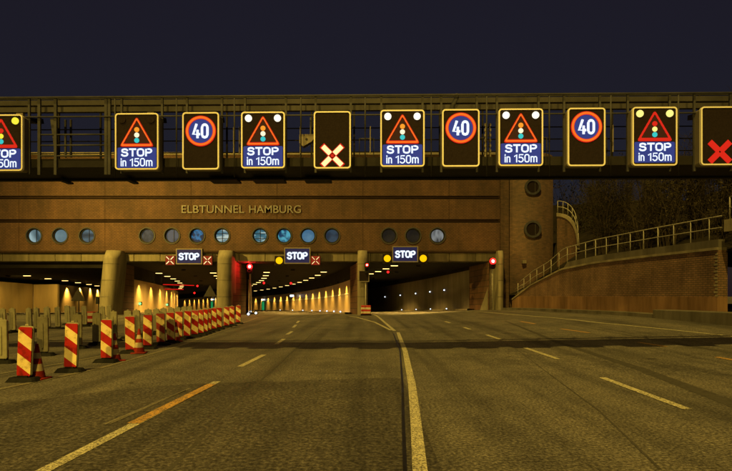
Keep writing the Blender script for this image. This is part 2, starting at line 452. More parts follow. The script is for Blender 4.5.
def strip(name, pts, width, mat, h=.004, wend=None):
    """painted line draped on the road; pts are ground points"""
    mb = MB(); L = []
    for a, b in zip(pts, pts[1:]):
        n = max(1, int((b-a).length/.8))
        for k in range(n): L.append(a.lerp(b, k/n))
    L.append(pts[-1])
    q = []
    for i, p in enumerate(L):
        d = L[min(i+1, len(L)-1)]-L[max(i-1, 0)]; d.z = 0; d.normalize()
        wd = width if wend is None else width+(wend-width)*i/(len(L)-1)
        s = Vector((d.y, -d.x, 0))*wd/2
        q.append([Vector((e.x, e.y, gz(e.x, e.y)+h)) for e in (p-s, p+s)])
    for (a, b), (c, d) in zip(q, q[1:]): mb.face([a, b, d, c])
    o = mb.build(name, mat); tag(o, kind='structure')
    return o
def line(pix, width, mat, h=.004, name='lane_marking'): return strip(name, [G(*p) for p in pix], width, M[mat], h)
# darker, coarser sheet near the camera: a shadow painted in, with ragged edge
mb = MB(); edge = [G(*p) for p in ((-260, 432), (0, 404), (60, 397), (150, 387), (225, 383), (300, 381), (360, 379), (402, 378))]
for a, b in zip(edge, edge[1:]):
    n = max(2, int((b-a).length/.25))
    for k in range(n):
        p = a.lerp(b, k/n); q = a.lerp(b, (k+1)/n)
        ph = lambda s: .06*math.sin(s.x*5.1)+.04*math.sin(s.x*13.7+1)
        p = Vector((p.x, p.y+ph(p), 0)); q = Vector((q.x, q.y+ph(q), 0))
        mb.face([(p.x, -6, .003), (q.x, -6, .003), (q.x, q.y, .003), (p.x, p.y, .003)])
tag(mb.build('road_shadow', M['asphalt_shade']), kind='structure')  # the shadow's darkness sits in this sheet's colour
# markings
near = Vector((.52, 2.0, 0))
strip('lane_marking', [near]+[G(*p) for p in ((420,471),(415.7,420),(411.8,384),(405,351),(398,332.5))], .145, M['white_paint'], .008)
line([(394.5,331),(379,317.5),(372,314)], .16, 'white_paint', .008)
line([(391,330.5),(375,322.5),(357,317.5),(348,316)], .16, 'white_paint', .012)
strip('tar_seam', [Vector((.40, 2, 0))]+[G(*p) for p in ((405,471),(403.5,430),(402.5,385),(400,350),(393,333))], .042, M['tar'], .008)
strip('lane_marking', [Vector((-3.2, 3.0, 0)), G(45,471), G(217,382)], .15, M['white_paint'], .008)
line([(133,424.5),(212,384.6)], .17, 'orange_paint', .012)
line([(104,425),(190,389)], .05, 'dim_paint', .008, 'worn_marking')
line([(110,424.5),(186,391)], .03, 'dim_paint', .008, 'worn_marking')
for a, b in (((240,367),(264,355)), ((276,344.5),(284,339)), ((287,334.7),(292,331.6)), ((293,327.7),(296,325)), ((297,323),(299,321)),
             ((602,378),(688,410)), ((525,348),(558,359.3)), ((486.6,335),(500,339.4)), ((464,327.5),(470,329.5)), ((445,321.5),(450,323))):
    line([a, b], .15, 'white_paint', .008)
for a, b in (((561,329),(589,333)), ((638.6,342.5),(666,347)), ((717,357.5),(748,363)), ((520,321.5),(535,324))):
    line([a, b], .17, 'orange_paint', .008)
line([(466,311.5),(500,313.6),(600,323),(732,336.4),(790,342)], .16, 'white_paint', .008)
line([(-60,385),(0,374),(60,364),(100,356.5),(150,346),(190,336.5)], .13, 'dim_paint', .008)
line([(-40,398),(100,368.5),(180,346),(225,330),(258,317.5)], .14, 'dim_paint', .008)
line([(-30,350),(0,346),(110,334),(150,329)], .14, 'dim_paint', .008)
for pix, wd in (([(505,321),(560,343),(640,369),(760,414)], .34), ([(470,322),(520,352),(600,412),(660,470)], .03), ([(520,316),(610,332),(760,358)], .10),
                ([(330,318),(300,345),(240,400),(170,470)], .05)):
    pp = [G(*p) for p in pix]; strip('worn_track', pp, wd*.25, M['track'], .004, wd)

# ------------------------------------------------------------------ the portal building
D = 48.0
def X48(px, d=D): return (px-366)/F*d
pb = thing('portal_building', 'long brown brick tunnel portal with round windows and metal lettering', 'building', (0, D, 0))
ZB, ZT = 5.70, 14.4
XL, XR = -62.0, X48(500)
zg2, zg1, gh = 8.42, 10.55, .15          # the two grooves and half their height
win = [34,60,87,147,172,197,222,260,284,308,332,389,413,437.5]
zc, rw = 7.08, .68
m = MB()
def quad(mb, x0, x1, z0, z1, y=0, mi=0): mb.face([(x0,y,z0),(x1,y,z0),(x1,y,z1),(x0,y,z1)], mi)
cells = []
for px in win: cells.append((X48(px)-.98, X48(px)+.98, X48(px)))
x = XL
for a, b, cx in cells:
    if a > x: quad(m, x, a, ZB, zg2-gh)
    hw, lo, hi = .98, ZB, zg2-gh
    N = 32; out = []; inn = []
    for k in range(N):
        t = 2*PI*(k+.5)/N; c, s = math.cos(t), math.sin(t)
        tx = hw/abs(c) if abs(c) > 1e-6 else 1e9; tz = ((hi-zc) if s > 0 else (zc-lo))/abs(s)
        q = min(tx, tz); out.append((cx+c*q, zc+s*q)); inn.append((cx+c*rw, zc+s*rw))
    for k in range(N):
        o1, o2, i1, i2 = out[k], out[(k+1) % N], inn[k], inn[(k+1) % N]
        m.face([(i1[0],0,i1[1]),(o1[0],0,o1[1]),(o2[0],0,o2[1]),(i2[0],0,i2[1])])
        m.face([(i1[0],0,i1[1]),(i2[0],0,i2[1]),(i2[0],.3,i2[1]),(i1[0],.3,i1[1])])
    for sx in (-1, 1):   # corners the fan leaves open
        for zz in (lo, hi):
            best = sorted(out, key=lambda p: abs(p[0]-(cx+sx*hw))+abs(p[1]-zz))[:2]
            m.face([(best[0][0],0,best[0][1]), (cx+sx*hw,0,zz), (best[1][0],0,best[1][1])])
    x = b
quad(m, x, XR, ZB, zg2-gh)
quad(m, XL, XR, zg2+gh, zg1-gh); quad(m, XL, XR, zg1+gh, ZT)
for zz in (zg2, zg1):
    m.face([(XL,0,zz-gh),(XR,0,zz-gh),(XR,.25,zz-gh),(XL,.25,zz-gh)], 1)
    m.face([(XL,0,zz+gh),(XR,0,zz+gh),(XR,.25,zz+gh),(XL,.25,zz+gh)], 1)
    quad(m, XL, XR, zz-gh, zz+gh, .25, 1)
m.face([(XL,0,ZB),(XR,0,ZB),(XR,.6,ZB),(XL,.6,ZB)], 1)
m.face([(XR,0,ZB),(XR,14,ZB),(XR,14,ZT),(XR,0,ZT)])
m.build('facade', [M['facade'], M['facade_groove']], pb, clean=False)
m = MB()                                    # thin upright joints between the brick fields
for px in (-67, 19, 105, 191, 277, 363, 449):
    for z0, z1 in ((ZB+.02, zg2-gh-.02), (zg2+gh+.02, zg1-gh-.02), (zg1+gh+.02, ZT-.1)):
        if any(abs(px-q) < 12 for q in win) and z0 < 6: continue
        m.box(X48(px)-.02, X48(px)+.02, -.012, .01, z0, z1)
for zz in (zg2, zg1):
    m.box(XL, XR-.05, .03, .10, zz-.05, zz-.01)
m.build('facade_joint', M['facade_groove'], pb)
m = MB(); m.box(XL, XR+.1, -.15, .4, ZT, ZT+.22); bevel(m.build('parapet', M['concrete'], pb))
m = MB(); m.box(XL, XR, -.10, .25, ZB-.16, ZB); m.build('drip_edge', M['facade_groove'], pb)
m = MB(); m.box(XL, XR, .4, 14, ZT-.6, ZT-.3); m.build('roof', M['concrete_dark'], pb)
# concrete lintel panels
i = 0; x = XL
while x < XR+.3:
    x1 = min(x+2.4, XR+.4)
    m = MB(); m.box(x+.02, x1-.02, .3, .75, 4.78, ZB-.17)
    bevel(m.build('lintel_panel', M['concrete'], pb), .03); x = x1
m = MB(); m.box(XL, XR+.4, .76, 1.3, 4.72, ZB-.02); m.build('lintel_beam', M['concrete_dark'], pb)
cols = {34: ('half', (190,225,230), (70,100,110), 'cols', 1.1, .55), 60: ('', (150,185,190), (130,165,175), '', 1, .45), 87: ('', (125,160,175), (70,90,100), 'bars', 1.3, .38),
        147: ('', (66,74,80), (104,110,112), '', 1.5, .40), 172: ('', (78,86,98), (120,126,134), 'bars', 1.2, .40), 197: ('', (50,135,190), (20,50,80), '', 2.6, .62),
        222: ('', (215,235,225), (80,130,150), 'bars', 3.2, .66), 260: ('', (205,235,230), (60,120,140), 'bars', 3.2, .64), 284: ('', (90,190,215), (20,70,110), '', 2.0, .66),
        308: ('', (110,165,200), (85,140,180), '', 1, .50), 332: ('', (60,85,105), (45,62,80), '', 1, .52), 389: ('', (36,34,32), (46,42,38), '', 1, .45),
        413: ('', (34,32,31), (44,40,37), '', 1, .45), 437.5: ('', (165,170,170), (70,72,74), 'cols', 2.0, .55)}
for px in win:
    cx = X48(px); _, a, b, mode, sc, st = cols[px]
    wn = MB(); wn.ring(circ(cx, zc, rw+.085, 32), circ(cx, zc, rw-.01, 32), -.06, .12)
    wo_ = wn.build('round_window', M['steel'], pb)
    m = MB(); m.ring(circ(cx, zc, rw+.005, 32), circ(cx, zc, rw-.11, 32), .10, .21); m.build('gasket', M['black'], wo_)
    m = MB(); m.prism(circ(cx, zc, rw+.01, 32), .22, .26)
    m.build('pane', pane_mat('window_pane', lin(*a), lin(*b), mode, sc, st), wo_)
    if px in (222, 260, 34, 87, 172):
        m = MB()
        if px in (222, 260):
            m.box(cx-.03, cx+.03, .15, .19, zc-rw, zc+rw)
            for k in (-.25, .2): m.box(cx-.66, cx+.66, .15, .19, zc+k-.03, zc+k+.03)
        else: m.box(cx+.1, cx+.15, .15, .19, zc-rw, zc+rw)
        m.build('glazing_bar', M['black'], wo_)
for wd_, pa_, pb_ in (('ELBTUNNEL', 182, 244.5), ('HAMBURG', 249.5, 301)):
    text('lettering', wd_, M['letters'], pb, X48(pb_)-X48(pa_), .70, (X48(pa_)+X48(pb_))/2, 9.12, -.07, .05, .004)
# pillars: rounded concrete noses at the ends of the partition walls, leaning outward a little at the left
def pillar(px0, px1, lean, depth, bands):
    x0, x1 = X48(px0), X48(px1); r = (x1-x0)/2; cx = (x0+x1)/2
    n = 12
    m = MB(); zs = [(-.4, 0), (4.9, 1), (5.0, 1), (5.66, 1.0)]
    rings = []
    for z, k in zs:
        off = lean*(max(0, z)/5.6); rr = r*(.92 if z > 5.2 else 1)
        ring = [(cx+off+rr*math.cos(PI+PI*j/n), -.9+rr*math.sin(PI+PI*j/n)*1.1+(.25 if z > 5.2 else 0), z) for j in range(n+1)]
        ring += [(cx+off+rr, .55, z), (cx+off-rr, .55, z)]
        rings.append(ring)
    for a, b in zip(rings, rings[1:]):
        for j in range(len(a)): m.face([a[j], a[(j+1) % len(a)], b[(j+1) % len(a)], b[j]], smooth=j < n)
    m.face(rings[-1]); pl = m.build('pillar', M['concrete'], pb)
    m = MB()
    for z in (1.55, 3.0, 4.45):
        off = lean*z/5.6
        o = [(cx+off+(r+.012)*math.cos(PI+PI*j/n), -.9+(r+.012)*math.sin(PI+PI*j/n)*1.1) for j in range(n+1)]
        for j in range(n): m.face([(*o[j], z-.025), (*o[j+1], z-.025), (*o[j+1], z+.025), (*o[j], z+.025)])
    m.build('joint', M['concrete_dark'], pl)
def shoulder(px0, px1, drop):
    m = MB(); xa, xb = X48(px0), X48(px1)
    a = [(xa,-.2,5.62),(xb,-.2,5.62),(xb,6.3,5.62-drop),(xa,6.3,5.62-drop)]; b = [(x, y, 4.70) for x, y, z in a]
    m.face(a); m.face(b[::-1])
    for k in range(4): m.face([b[k], b[(k+1) % 4], a[(k+1) % 4], a[k]])
    m.build('pillar_shoulder', M['concrete_dark'], pb)
shoulder(222, 233, .6); shoulder(109, 118, .6)
pillar(104, 119, .55, 5, 0); pillar(219.5, 234, .1, 5, 0); pillar(357.5, 367.5, 0, 5, 1); pillar(495.2, 500.6, .05, 5, 0)

# ------------------------------------------------------------------ the tunnel tubes
A_, B_ = .143, .0021
def curve(x0, d):
    t = d-D; return x0-A_*t-B_*t*t
def wallstrip(mb, x0, d0, d1, h0, h1, step=2.0, thick=.25, side=1, mi=0):
    n = max(1, int((d1-d0)/step)); ds = [d0+(d1-d0)*k/n for k in range(n+1)]
    for a, b in zip(ds, ds[1:]):
        xa, xb = curve(x0, a), curve(x0, b); za, zb = gz(max(-40, xa), a), gz(max(-40, xb), b)
        p = [(xa,a,za+h0),(xb,b,zb+h0),(xb,b,zb+h1),(xa,a,za+h1)]
        q = [(v[0]+thick*side, v[1], v[2]) for v in p]
        mb.face(p, mi, [(a,h0),(b,h0),(b,h1),(a,h1)]); mb.face(q[::-1], mi); mb.face([p[3],p[2],q[2],q[3]], mi)
def ceiling(mb, xl, xr, d0, d1, h):
    n = int((d1-d0)/4); ds = [d0+(d1-d0)*k/n for k in range(n+1)]
    for a, b in zip(ds, ds[1:]):
        za, zb = gz(0, a)+h, gz(0, b)+h
        mb.face([(curve(xl,a),a,za),(curve(xr,a),a,za),(curve(xr,b),b,zb),(curve(xl,b),b,zb)])
        mb.face([(curve(xl,a),a,za+.3),(curve(xl,b),b,zb+.3),(curve(xr,b),b,zb+.3),(curve(xr,a),a,za+.3)])
H = 4.80
def tube(label, xl, xr, dend, hp, lit):
    t = thing('tunnel_tube', label, 'tunnel', (0, 0, 0))
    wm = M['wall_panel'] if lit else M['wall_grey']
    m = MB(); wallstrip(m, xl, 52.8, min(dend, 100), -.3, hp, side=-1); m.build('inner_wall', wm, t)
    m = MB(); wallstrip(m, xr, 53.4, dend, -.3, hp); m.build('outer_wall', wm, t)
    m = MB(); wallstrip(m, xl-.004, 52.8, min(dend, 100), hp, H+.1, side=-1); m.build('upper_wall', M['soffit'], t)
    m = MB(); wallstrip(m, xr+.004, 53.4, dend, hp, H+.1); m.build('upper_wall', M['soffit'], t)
    m = MB()
    if xl == X3L: m.box(-13.1, -11.94, 47.6, 54.9, -.3, H-.05)
    else: wallstrip(m, xl, 48.2, 52.8, -.3, H-.05, 1.8, side=-1)
    m.build('entrance_wall', M['fin_brick'], t)
    m = MB(); wallstrip(m, xr, 48.2, 53.4, -.3, H-.05, 1.8); m.build('entrance_wall', M['fin_brick'], t)
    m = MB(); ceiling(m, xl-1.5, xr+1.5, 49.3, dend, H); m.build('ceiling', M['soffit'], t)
    m = MB(); wallstrip(m, xl+.6, 52, min(dend, 100), -.3, .16, side=-1, thick=.6); m.build('kerb', M['concrete'], t)
    m = MB(); wallstrip(m, xr-.7, 52, dend, -.3, .16, thick=.7); m.build('kerb', M['concrete'], t)
    return t
X2L, X2R = X48(119), X48(219.5)
X3L, X3R = -11.0, X48(357.5)
X4L, X4R = X48(367.5), X48(490)
tube2 = tube('curving tunnel tube between the leaning pillar and the striped beacons, lit yellow', X2L, X2R, 190, 3.45, True)
tube3 = tube('curving middle tunnel tube with a long wall of yellow light cones', X3L, X3R, 190, 3.45, True)
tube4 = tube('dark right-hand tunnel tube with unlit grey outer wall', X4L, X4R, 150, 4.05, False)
m = MB(); wallstrip(m, X3R-.03, 54, 185, 2.02, 2.16, thick=.04); m.build('wall_band', M['border'], tube3)
# leftmost tube
tube1 = thing('tunnel_tube', 'leftmost wide tunnel tube with plain yellow wall and pointed light cones', 'tunnel', (0, 0, 0))
def wall_path(mb, pts, h0, h1, thick=.3):
    for a, b in zip(pts, pts[1:]):
        n = Vector((b[1]-a[1], a[0]-b[0], 0)).normalized()*-thick
        za, zb = gz(-30, a[1]), gz(-30, b[1])
        p = [Vector((*a,za+h0)),Vector((*b,zb+h0)),Vector((*b,zb+h1)),Vector((*a,za+h1))]; q = [v+n for v in p]
        mb.face(p); mb.face(q[::-1]); mb.face([p[3],p[2],q[2],q[3]]); mb.face([p[0],q[0],q[3],p[3]]); mb.face([p[1],p[2],q[2],q[1]])
pt = lambda px, d: ((px-366)/F*d, d)
m = MB(); wall_path(m, [pt(-70,55), pt(0,64), pt(33,71)], -.3, 3.8); m.build('inner_wall', M['wall_ochre'], tube1)
m = MB(); wall_path(m, [pt(33.4,70.9), pt(57.5,70)], -.3, 3.75); m.build('end_wall', M['wall_ochre'], tube1)
m = MB(); wall_path(m, [pt(57.8,70.8), pt(85,80), pt(112,92), pt(135,108)], -.3, 3.75); m.build('cone_lit_wall', M['wall_panel'], tube1)
m = MB(); wallstrip(m, X48(104), 49.2, 60, -.3, H+.1, 2); m.build('entrance_wall', M['fin_brick'], tube1)
m = MB(); wallstrip(m, X48(104)-.01, 60, 130, -.3, H+.1); m.build('outer_wall', M['wall_grey'], tube1)
m = MB()
for a, b in zip(range(49, 129, 4), range(53, 133, 4)):
    za, zb = gz(0,a)+4.35, gz(0,b)+4.35
    m.face([(-90,a+.3,za),(curve(X48(104)+.1,a),a+.3,za),(curve(X48(104)+.1,b),b+.3,zb),(-90,b+.3,zb)])
m.build('ceiling', M['soffit'], tube1)
m = MB(); m.box(-62, X48(104)+.1, 49.0, 49.35, 4.2, 4.9); m.build('header', M['soffit'], tube1)

# --- lamps
def make_ceiling_lamp():
    t = thing('ceiling_lamp', 'x', 'tunnel lamp')
    m = MB(); m.box(-.36,.36,-.2,.2,-.12,0); bevel(m.build('housing', M['steel_dark'], t), .02)
    m = MB(); m.box(-.33,.33,-.16,.16,-.17,-.123); m.build('diffuser', E['lamp'], t); return t
proto = make_ceiling_lamp(); used = [False]
def lamp(x, y, z, lab, grp):
    if not used[0]:
        used[0] = True; proto.location = (x,y,z); proto['label'] = lab; proto['group'] = grp; return proto
    return dup(proto, (x,y,z), 0, lab, grp)
def lamp_row(x0, ds, name, dx=0):
    for i, d in enumerate(ds):
        lamp(curve(x0, d), d, gz(0, d)+H-.02, 'glowing ceiling lamp, %s from the portal in the %s' % (ORD[i], name), 'ceiling lamps in the '+name)
lamp_row(-2.85, [59.4+5.9*k for k in range(14)], "middle tube's right-hand row")
lamp_row(-9.25, [60+5.9*k for k in range(12)], "middle tube's left-hand row")
lamp_row(-21.75, [61.5+5.9*k for k in range(14)], "second tube's left-hand row")
lamp_row(-15.4, [61.0, 66.5, 72], "second tube's right-hand row")
lamp_row(3.1, [50.6, 54.6, 58.6, 62.6], 'dark right tube')
for i, (px, d) in enumerate(((27,59),(48,64.9),(65,69.6),(78,75),(89,80.6),(97,85.7))):
    lamp((px-366)/F*d, d, gz(0,d)+4.33, 'glowing ceiling lamp, %s from the portal in the leftmost tube' % ORD[i], 'ceiling lamps in the leftmost tube')
for i, d in enumerate((51.5, 60.5, 72)):  # fill lights added in place of the ceiling lamps' own light
    x = curve(5.6, d)
    t = thing('tunnel_fill_light', ('first','second','third')[i]+' added ceiling fill light inside the dark right tube', 'fill light', (x, d, gz(0,d)+H-.05))
    m = MB(); m.box(-.2,.2,-.12,.12,-.14,0); m.build('housing', M['steel_dark'], t)
    ld = bpy.data.lights.new('lamp_light', 'SPOT'); ld.energy = (5000, 5000, 6000)[i]; ld.color = (1,.60,.12); ld.spot_size = R(130); ld.spot_blend = .9; ld.shadow_soft_size = .1
    lo = bpy.data.objects.new('lamp_light', ld); C.objects.link(lo); lo.parent = t; lo.location = (0,0,-.2)
for x0, ds, nm, pw in ((-6.4, (57, 68, 80, 94), 'middle tube', 3200), (-18.2, (57, 68, 80, 94), 'second tube', 3200)):  # more fill lights, added to turn walls and floor golden
    for i, d in enumerate(ds):
        t = thing('tunnel_fill_light', '%s small square added fill light inside the %s' % (ORD[i], nm), 'fill light', (curve(x0, d), d, gz(0,d)+H-.03))
        m = MB(); m.box(-.2,.2,-.12,.12,-.14,0); m.build('housing', M['steel_dark'], t)
        ld = bpy.data.lights.new('lamp_light', 'SPOT'); ld.energy = pw; ld.color = (1,.57,.11); ld.spot_size = R(150); ld.spot_blend = .7; ld.shadow_soft_size = .1
        lo = bpy.data.objects.new('lamp_light', ld); C.objects.link(lo); lo.parent = t; lo.location = (0,0,-.2)
# wall washers: a small hooded lamp close to the wall, its beam draws a cone of light down the panels
def washer(x, y, z, nx, ny, lab, grp, power, ang=94):
    t = thing('wall_lamp', lab, 'wall lamp', (x, y, z), math.atan2(ny, nx), grp)
    m = MB(); m.box(-.10,.14,-.12,.12,.0,.16); m.build('housing', M['steel_dark'], t)
    ld = bpy.data.lights.new('lamp_light', 'SPOT'); ld.energy = power; ld.color = (1, .56, .10); ld.spot_size = R(ang); ld.spot_blend = 1.0; ld.shadow_soft_size = .05
    lo = bpy.data.objects.new('lamp_light', ld); C.objects.link(lo); lo.parent = t
    lo.location = (.50, 0, -.05)
    d = Vector((-.22, 0, -1)).normalized(); lo.rotation_euler = d.to_track_quat('-Z', 'Y').to_euler()
    return t
def washer_row(x0, ds, side, name, h=3.5, power=950):
    for i, d in enumerate(ds):
        x = curve(x0, d); s = -(A_+2*B_*(d-D)); n = Vector((-side, side*s, 0)).normalized()
        washer(x+n.x*.22, d+n.y*.22, gz(0,d)+h, n.x, n.y, 'hooded wall lamp, %s from the portal along the %s' % (ORD[i], name), 'wall lamps along the '+name, power)
washer_row(X3R, [56.0+5.4*k for k in range(18)], 1, "middle tube's right wall")
washer_row(X2R, [84+5.6*k for k in range(14)], 1, "second tube's right wall")
washer_row(X2L, [54.6+5.6*k for k in range(8)], -1, "second tube's left wall", 3.5, 1100)
sc1 = [pt(57.8,70.8), pt(85,80), pt(112,92)]
for i, px in enumerate((65.5, 77, 87, 95, 101.5, 107)):
    k = (px-57.8)/(112-57.8); d = 70.8+k*21.2; x = (px-366)/F*d
    n = Vector((.96, -.28, 0))
    washer(x+n.x*.22, d+n.y*.22, gz(-30,d)+3.7, n.x, n.y, 'hooded wall lamp, %s from the portal along the leftmost tube wall' % ORD[i], 'wall lamps along the leftmost tube wall', 1700)
for i, (px, d) in enumerate(((8, 60), (42, 66))):  # added fill lights that brighten the leftmost tube's walls
    x = (px-366)/F*d
    t = thing('tunnel_fill_light', ('wide added fill light before the plain yellow wall, nearer the frame edge', 'wide added fill light before the bright end wall of the left tube')[i], 'fill light', (x, d, gz(-30,d)+4.3))
    m = MB(); m.box(-.2,.2,-.12,.12,-.14,0); m.build('housing', M['steel_dark'], t)
    ld = bpy.data.lights.new('lamp_light', 'SPOT'); ld.energy = (2600, 700)[i]; ld.color = (1,.62,.13); ld.spot_size = R(120); ld.spot_blend = .8; ld.shadow_soft_size = .1
    lo = bpy.data.objects.new('lamp_light', ld); C.objects.link(lo); lo.parent = t; lo.location = (0,0,-.2)
    lo.rotation_euler = Vector((-.1,.7,-.7)).to_track_quat('-Z','Y').to_euler()
# guide lights at the kerbs
def dot(x, y, z, r, mat, lab, grp, name='guide_light', cat='guide light'):
    t = thing(name, lab, cat, (x, y, z), 0, grp)
    m = MB(); m.box(-r*1.3, r*1.3, -.02, .12, -r*1.3, r*1.3); m.build('housing', M['black'], t)
    m = MB(); m.prism(circ(0, 0, r, 12), -.06, -.022); m.build('lens', E[mat], t); return t
for i, d in enumerate((54.5, 60, 66, 72, 79, 87, 96, 107)):
    dot(curve(X3R-.85, d), d, gz(0,d)+.22, .075, 'led_dot', 'white kerb guide light, %s from the portal along the middle tube' % ORD[i], "kerb lights under the middle tube's right wall")
for i, (px, py, d) in enumerate(((248.5,317.3,44.5),(256,313.6,50),(250.5,311.5,54))):
    p = P(px, py, d); dot(p.x, p.y, max(p.z, gz(p.x,p.y)+.13), .10, 'led_dot', 'bright white kerb light, %s past the end of the beacon row' % ORD[i], 'kerb lights by the second pillar')
for i, d in enumerate((61, 66, 71.5, 78, 85)):
    x = curve(X4R, d); dot(x-.05, d-.1, gz(x,d)+2.35, .075, 'led_dot', 'small white light on the dark right tube wall, %s from the portal' % ORD[i], 'lights on the dark right tube wall', 'wall_light', 'wall light')
for i, d in enumerate((58, 63.5, 69, 75)):
    x = curve(X4R-.8, d); dot(x, d, gz(x,d)+.22, .06, 'led_dot', 'small kerb light under the dark right wall, %s from the portal' % ORD[i], 'kerb lights in the dark right tube')
for i, (px, d) in enumerate(((139, 54.6), (164, 71))):
    x = curve(X2L, d); dot(x+.12, d, gz(0,d)+1.05, .14, 'green_dot', ('green light on the yellow wall just right of the leaning pillar','green light on the yellow wall farther into the second tube')[i], 'green wall lights in the second tube', 'wall_light', 'wall light')
# green emergency exits
def exit_door(x, y, ang, lab):
    t = thing('exit_door', lab, 'emergency exit', (x, y, gz(0,y)), ang)
    m = MB(); m.box(-.34,.34,-.05,.1,.1,2.1); m.build('door_leaf', E['green'], t)
    m = MB(); m.ring([(-.46,.0),(.46,.0),(.46,2.25),(-.46,2.25)], [(-.34,.1),(.34,.1),(.34,2.1),(-.34,2.1)], -.1, .1); m.build('door_frame', M['wall_grey'], t)
    m = MB(); m.box(-.42,.42,-.2,-.1,2.45,2.7); m.build('lit_sign', E['led_dot'], t)
exit_door(curve(X3R-.3, 124), 124, -R(25), 'narrow green emergency exit at the far end of the middle tube')
exit_door(curve(X2R-.3, 121), 121, -R(25), 'narrow green emergency exit at the far end of the second tube')
for i, (d, z) in enumerate(((68, 3.62), (70, 3.1))):  # red reflections on the wall, painted as glowing bars
    x = curve(X2L, d); t = thing('red_reflection', ('upper','lower')[i]+' red painted reflection on the left wall of the second tube', 'painted reflection', (x+.1, d, gz(0,d)+z), -R(14))
    m = MB(); m.box(-.05,.05,-4-3*(1-i),4+3*(1-i),-.05,.05); m.build('reflection_bar', E['red'], t)
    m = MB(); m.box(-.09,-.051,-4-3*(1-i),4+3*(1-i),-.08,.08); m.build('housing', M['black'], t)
p = P(277.5, 296, 97); x = curve(X3R-.5, 97)
t = thing('tunnel_camera_light', 'bright white light on the pale band of the middle tube wall', 'wall light', (x-.1, 97, 1.55))
m = MB(); m.box(-.55,.25,-.1,.15,-.22,.22); m.build('housing', M['steel'], t)
m = MB(); m.box(-.5,.2,-.16,-.11,-.16,.16); m.build('lens', E['led_dot'], t)

# ------------------------------------------------------------------ signs at the portal
def lane_signal(px0, px1, kind, lab, py0=254.5, py1=265.3):
    d = 47.0; a, b = P(px0, py1, d), P(px1, py0, d); s = min(b.x-a.x, b.z-a.z)
    t = thing('lane_signal', lab, 'lane signal', ((a.x+b.x)/2, d, a.z), 0)
    h = s/2
    m = MB(); m.box(-h, h, 0, .3, 0, s); m.bar((0,.3,s*.6),(0,1.1,s*.9),.08); bevel(m.build('housing', M['black'], t), .02)
    m = MB(); m.box(-h+.03, h-.03, -.022, -.004, .03, s-.03); m.build('display', E['sig_field'] if kind == 'x' else M['screen'], t)
    if kind == 'x':
        m = MB()
        for sx in (-1, 1):
            for sz in (-1, 1): m.bar((sx*h*.16,-.05,h+sz*h*.16),(sx*h*.72,-.05,h+sz*h*.74), .24*s, .04)
        m.build('lit_cross', E['x_cream'], t)
    else:
        m = MB(); m.prism(circ(0, h, h*.74, 24), -.06, -.023); m.build('lit_lens', E['sig_yellow'], t)
    return t
lane_signal(165.3,175.2,'x','lit red-edged cross left of the leftmost hanging STOP display')
lane_signal(202.8,212.5,'x','lit red-edged cross right of the leftmost hanging STOP display')
lane_signal(274.6,284,'y','round yellow signal left of the middle hanging STOP display')
lane_signal(310.8,320.4,'x','lit orange-edged cross right of the middle hanging STOP display')
lane_signal(382.6,392,'y','round yellow signal left of the rightmost hanging STOP display', 253, 263.2)
lane_signal(418.4,428,'y','round yellow signal right of the rightmost hanging STOP display', 253, 263.2)
def stop_display(px0, px1, py0, py1, lab):
    d = 46.9; a, b = P(px0, py1, d), P(px1, py0, d); W, Hh = b.x-a.x, b.z-a.z
    t = thing('stop_display', lab, 'display sign', ((a.x+b.x)/2, d, a.z), 0)
    m = MB(); m.box(-W/2, W/2, 0, .35, 0, Hh)
    for sx in (-.6, .6): m.bar((sx,.35,Hh*.7),(sx,1.0,Hh*.7),.1)
    m.build('housing', M['black'], t)
    m = MB(); m.ring([(-W/2,0),(W/2,0),(W/2,Hh),(-W/2,Hh)], [(-W/2+.09,.09),(W/2-.09,.09),(W/2-.09,Hh-.09),(-W/2+.09,Hh-.09)], -.04, .02); m.build('frame', M['housing'], t)
    m = MB(); m.box(-W/2+.09, W/2-.09, -.016, -.003, .09, Hh-.09); m.build('screen', E['stop_halo'], t)  # blue glow of the letters painted over the whole screen
    lettering('lit_text', 'STOP', E['white_text'], t, W*.80, Hh*.48, 0, Hh*.26, -.07, Hh*.105)
stop_display(176,202.3,248.6,264.3,'blue-haloed STOP display hanging left of the round concrete pillar, between two crosses')
stop_display(284.2,310.5,247.6,263.8,'blue-haloed STOP display between a yellow signal and a cross')
stop_display(392.2,418.2,246.2,262.2,'blue-haloed STOP display between two yellow signals')
# red signals
def red_signal(px, py, d, lab, pole=True, r=.13, power=25):
    p = P(px, py, d); zg = gz(p.x, p.y)
    t = thing('traffic_light', lab, 'traffic light', (p.x, p.y, zg)); z = p.z-zg
    if pole:
        m = MB(); m.tube([(0,.2,-.3),(0,.2,z+.3)], .06); m.build('pole', M['galv'], t)
    m = MB(); m.prism(rrect(.42, .95, .12, 4, z-.68), 0, .18); m.build('housing', M['black'], t)
    for k in (0, -.4):
        m = MB(); m.lathe([(.17,-.0),(.17,-.16),(.155,-.16),(.155,0)], 16, 0, (0,0,z+k), 'y'); m.build('visor', M['black'], t)
    m = MB(); m.prism(circ(0, z, r, 18), -.03, -.004); m.build('red_lens', E['sig_red'], t)
    m = MB(); m.prism(circ(0, z, r*.6, 18), -.036, -.031); m.build('lens_core', E['sig_hot'], t)
    m = MB(); m.prism(circ(0, z-.4, r, 18), -.02, -.004); m.build('unlit_lens', M['screen'], t)
    ld = bpy.data.lights.new('lens_light', 'POINT'); ld.energy = power; ld.color = (1,.02,.02); ld.shadow_soft_size = .1
    lo = bpy.data.objects.new('lens_light', ld); C.objects.link(lo); lo.parent = t; lo.location = (0, -.28, z)
red_signal(249.8,266.6,49.6,'red traffic light on a pole beside the second pillar', r=.25, power=230)
red_signal(492.8,261.2,46.2,'red traffic light at the far right end of the portal', r=.27, power=30)
red_signal(367,265,46.3,'red light above the dark panel on the third pillar', False, .13, 2)
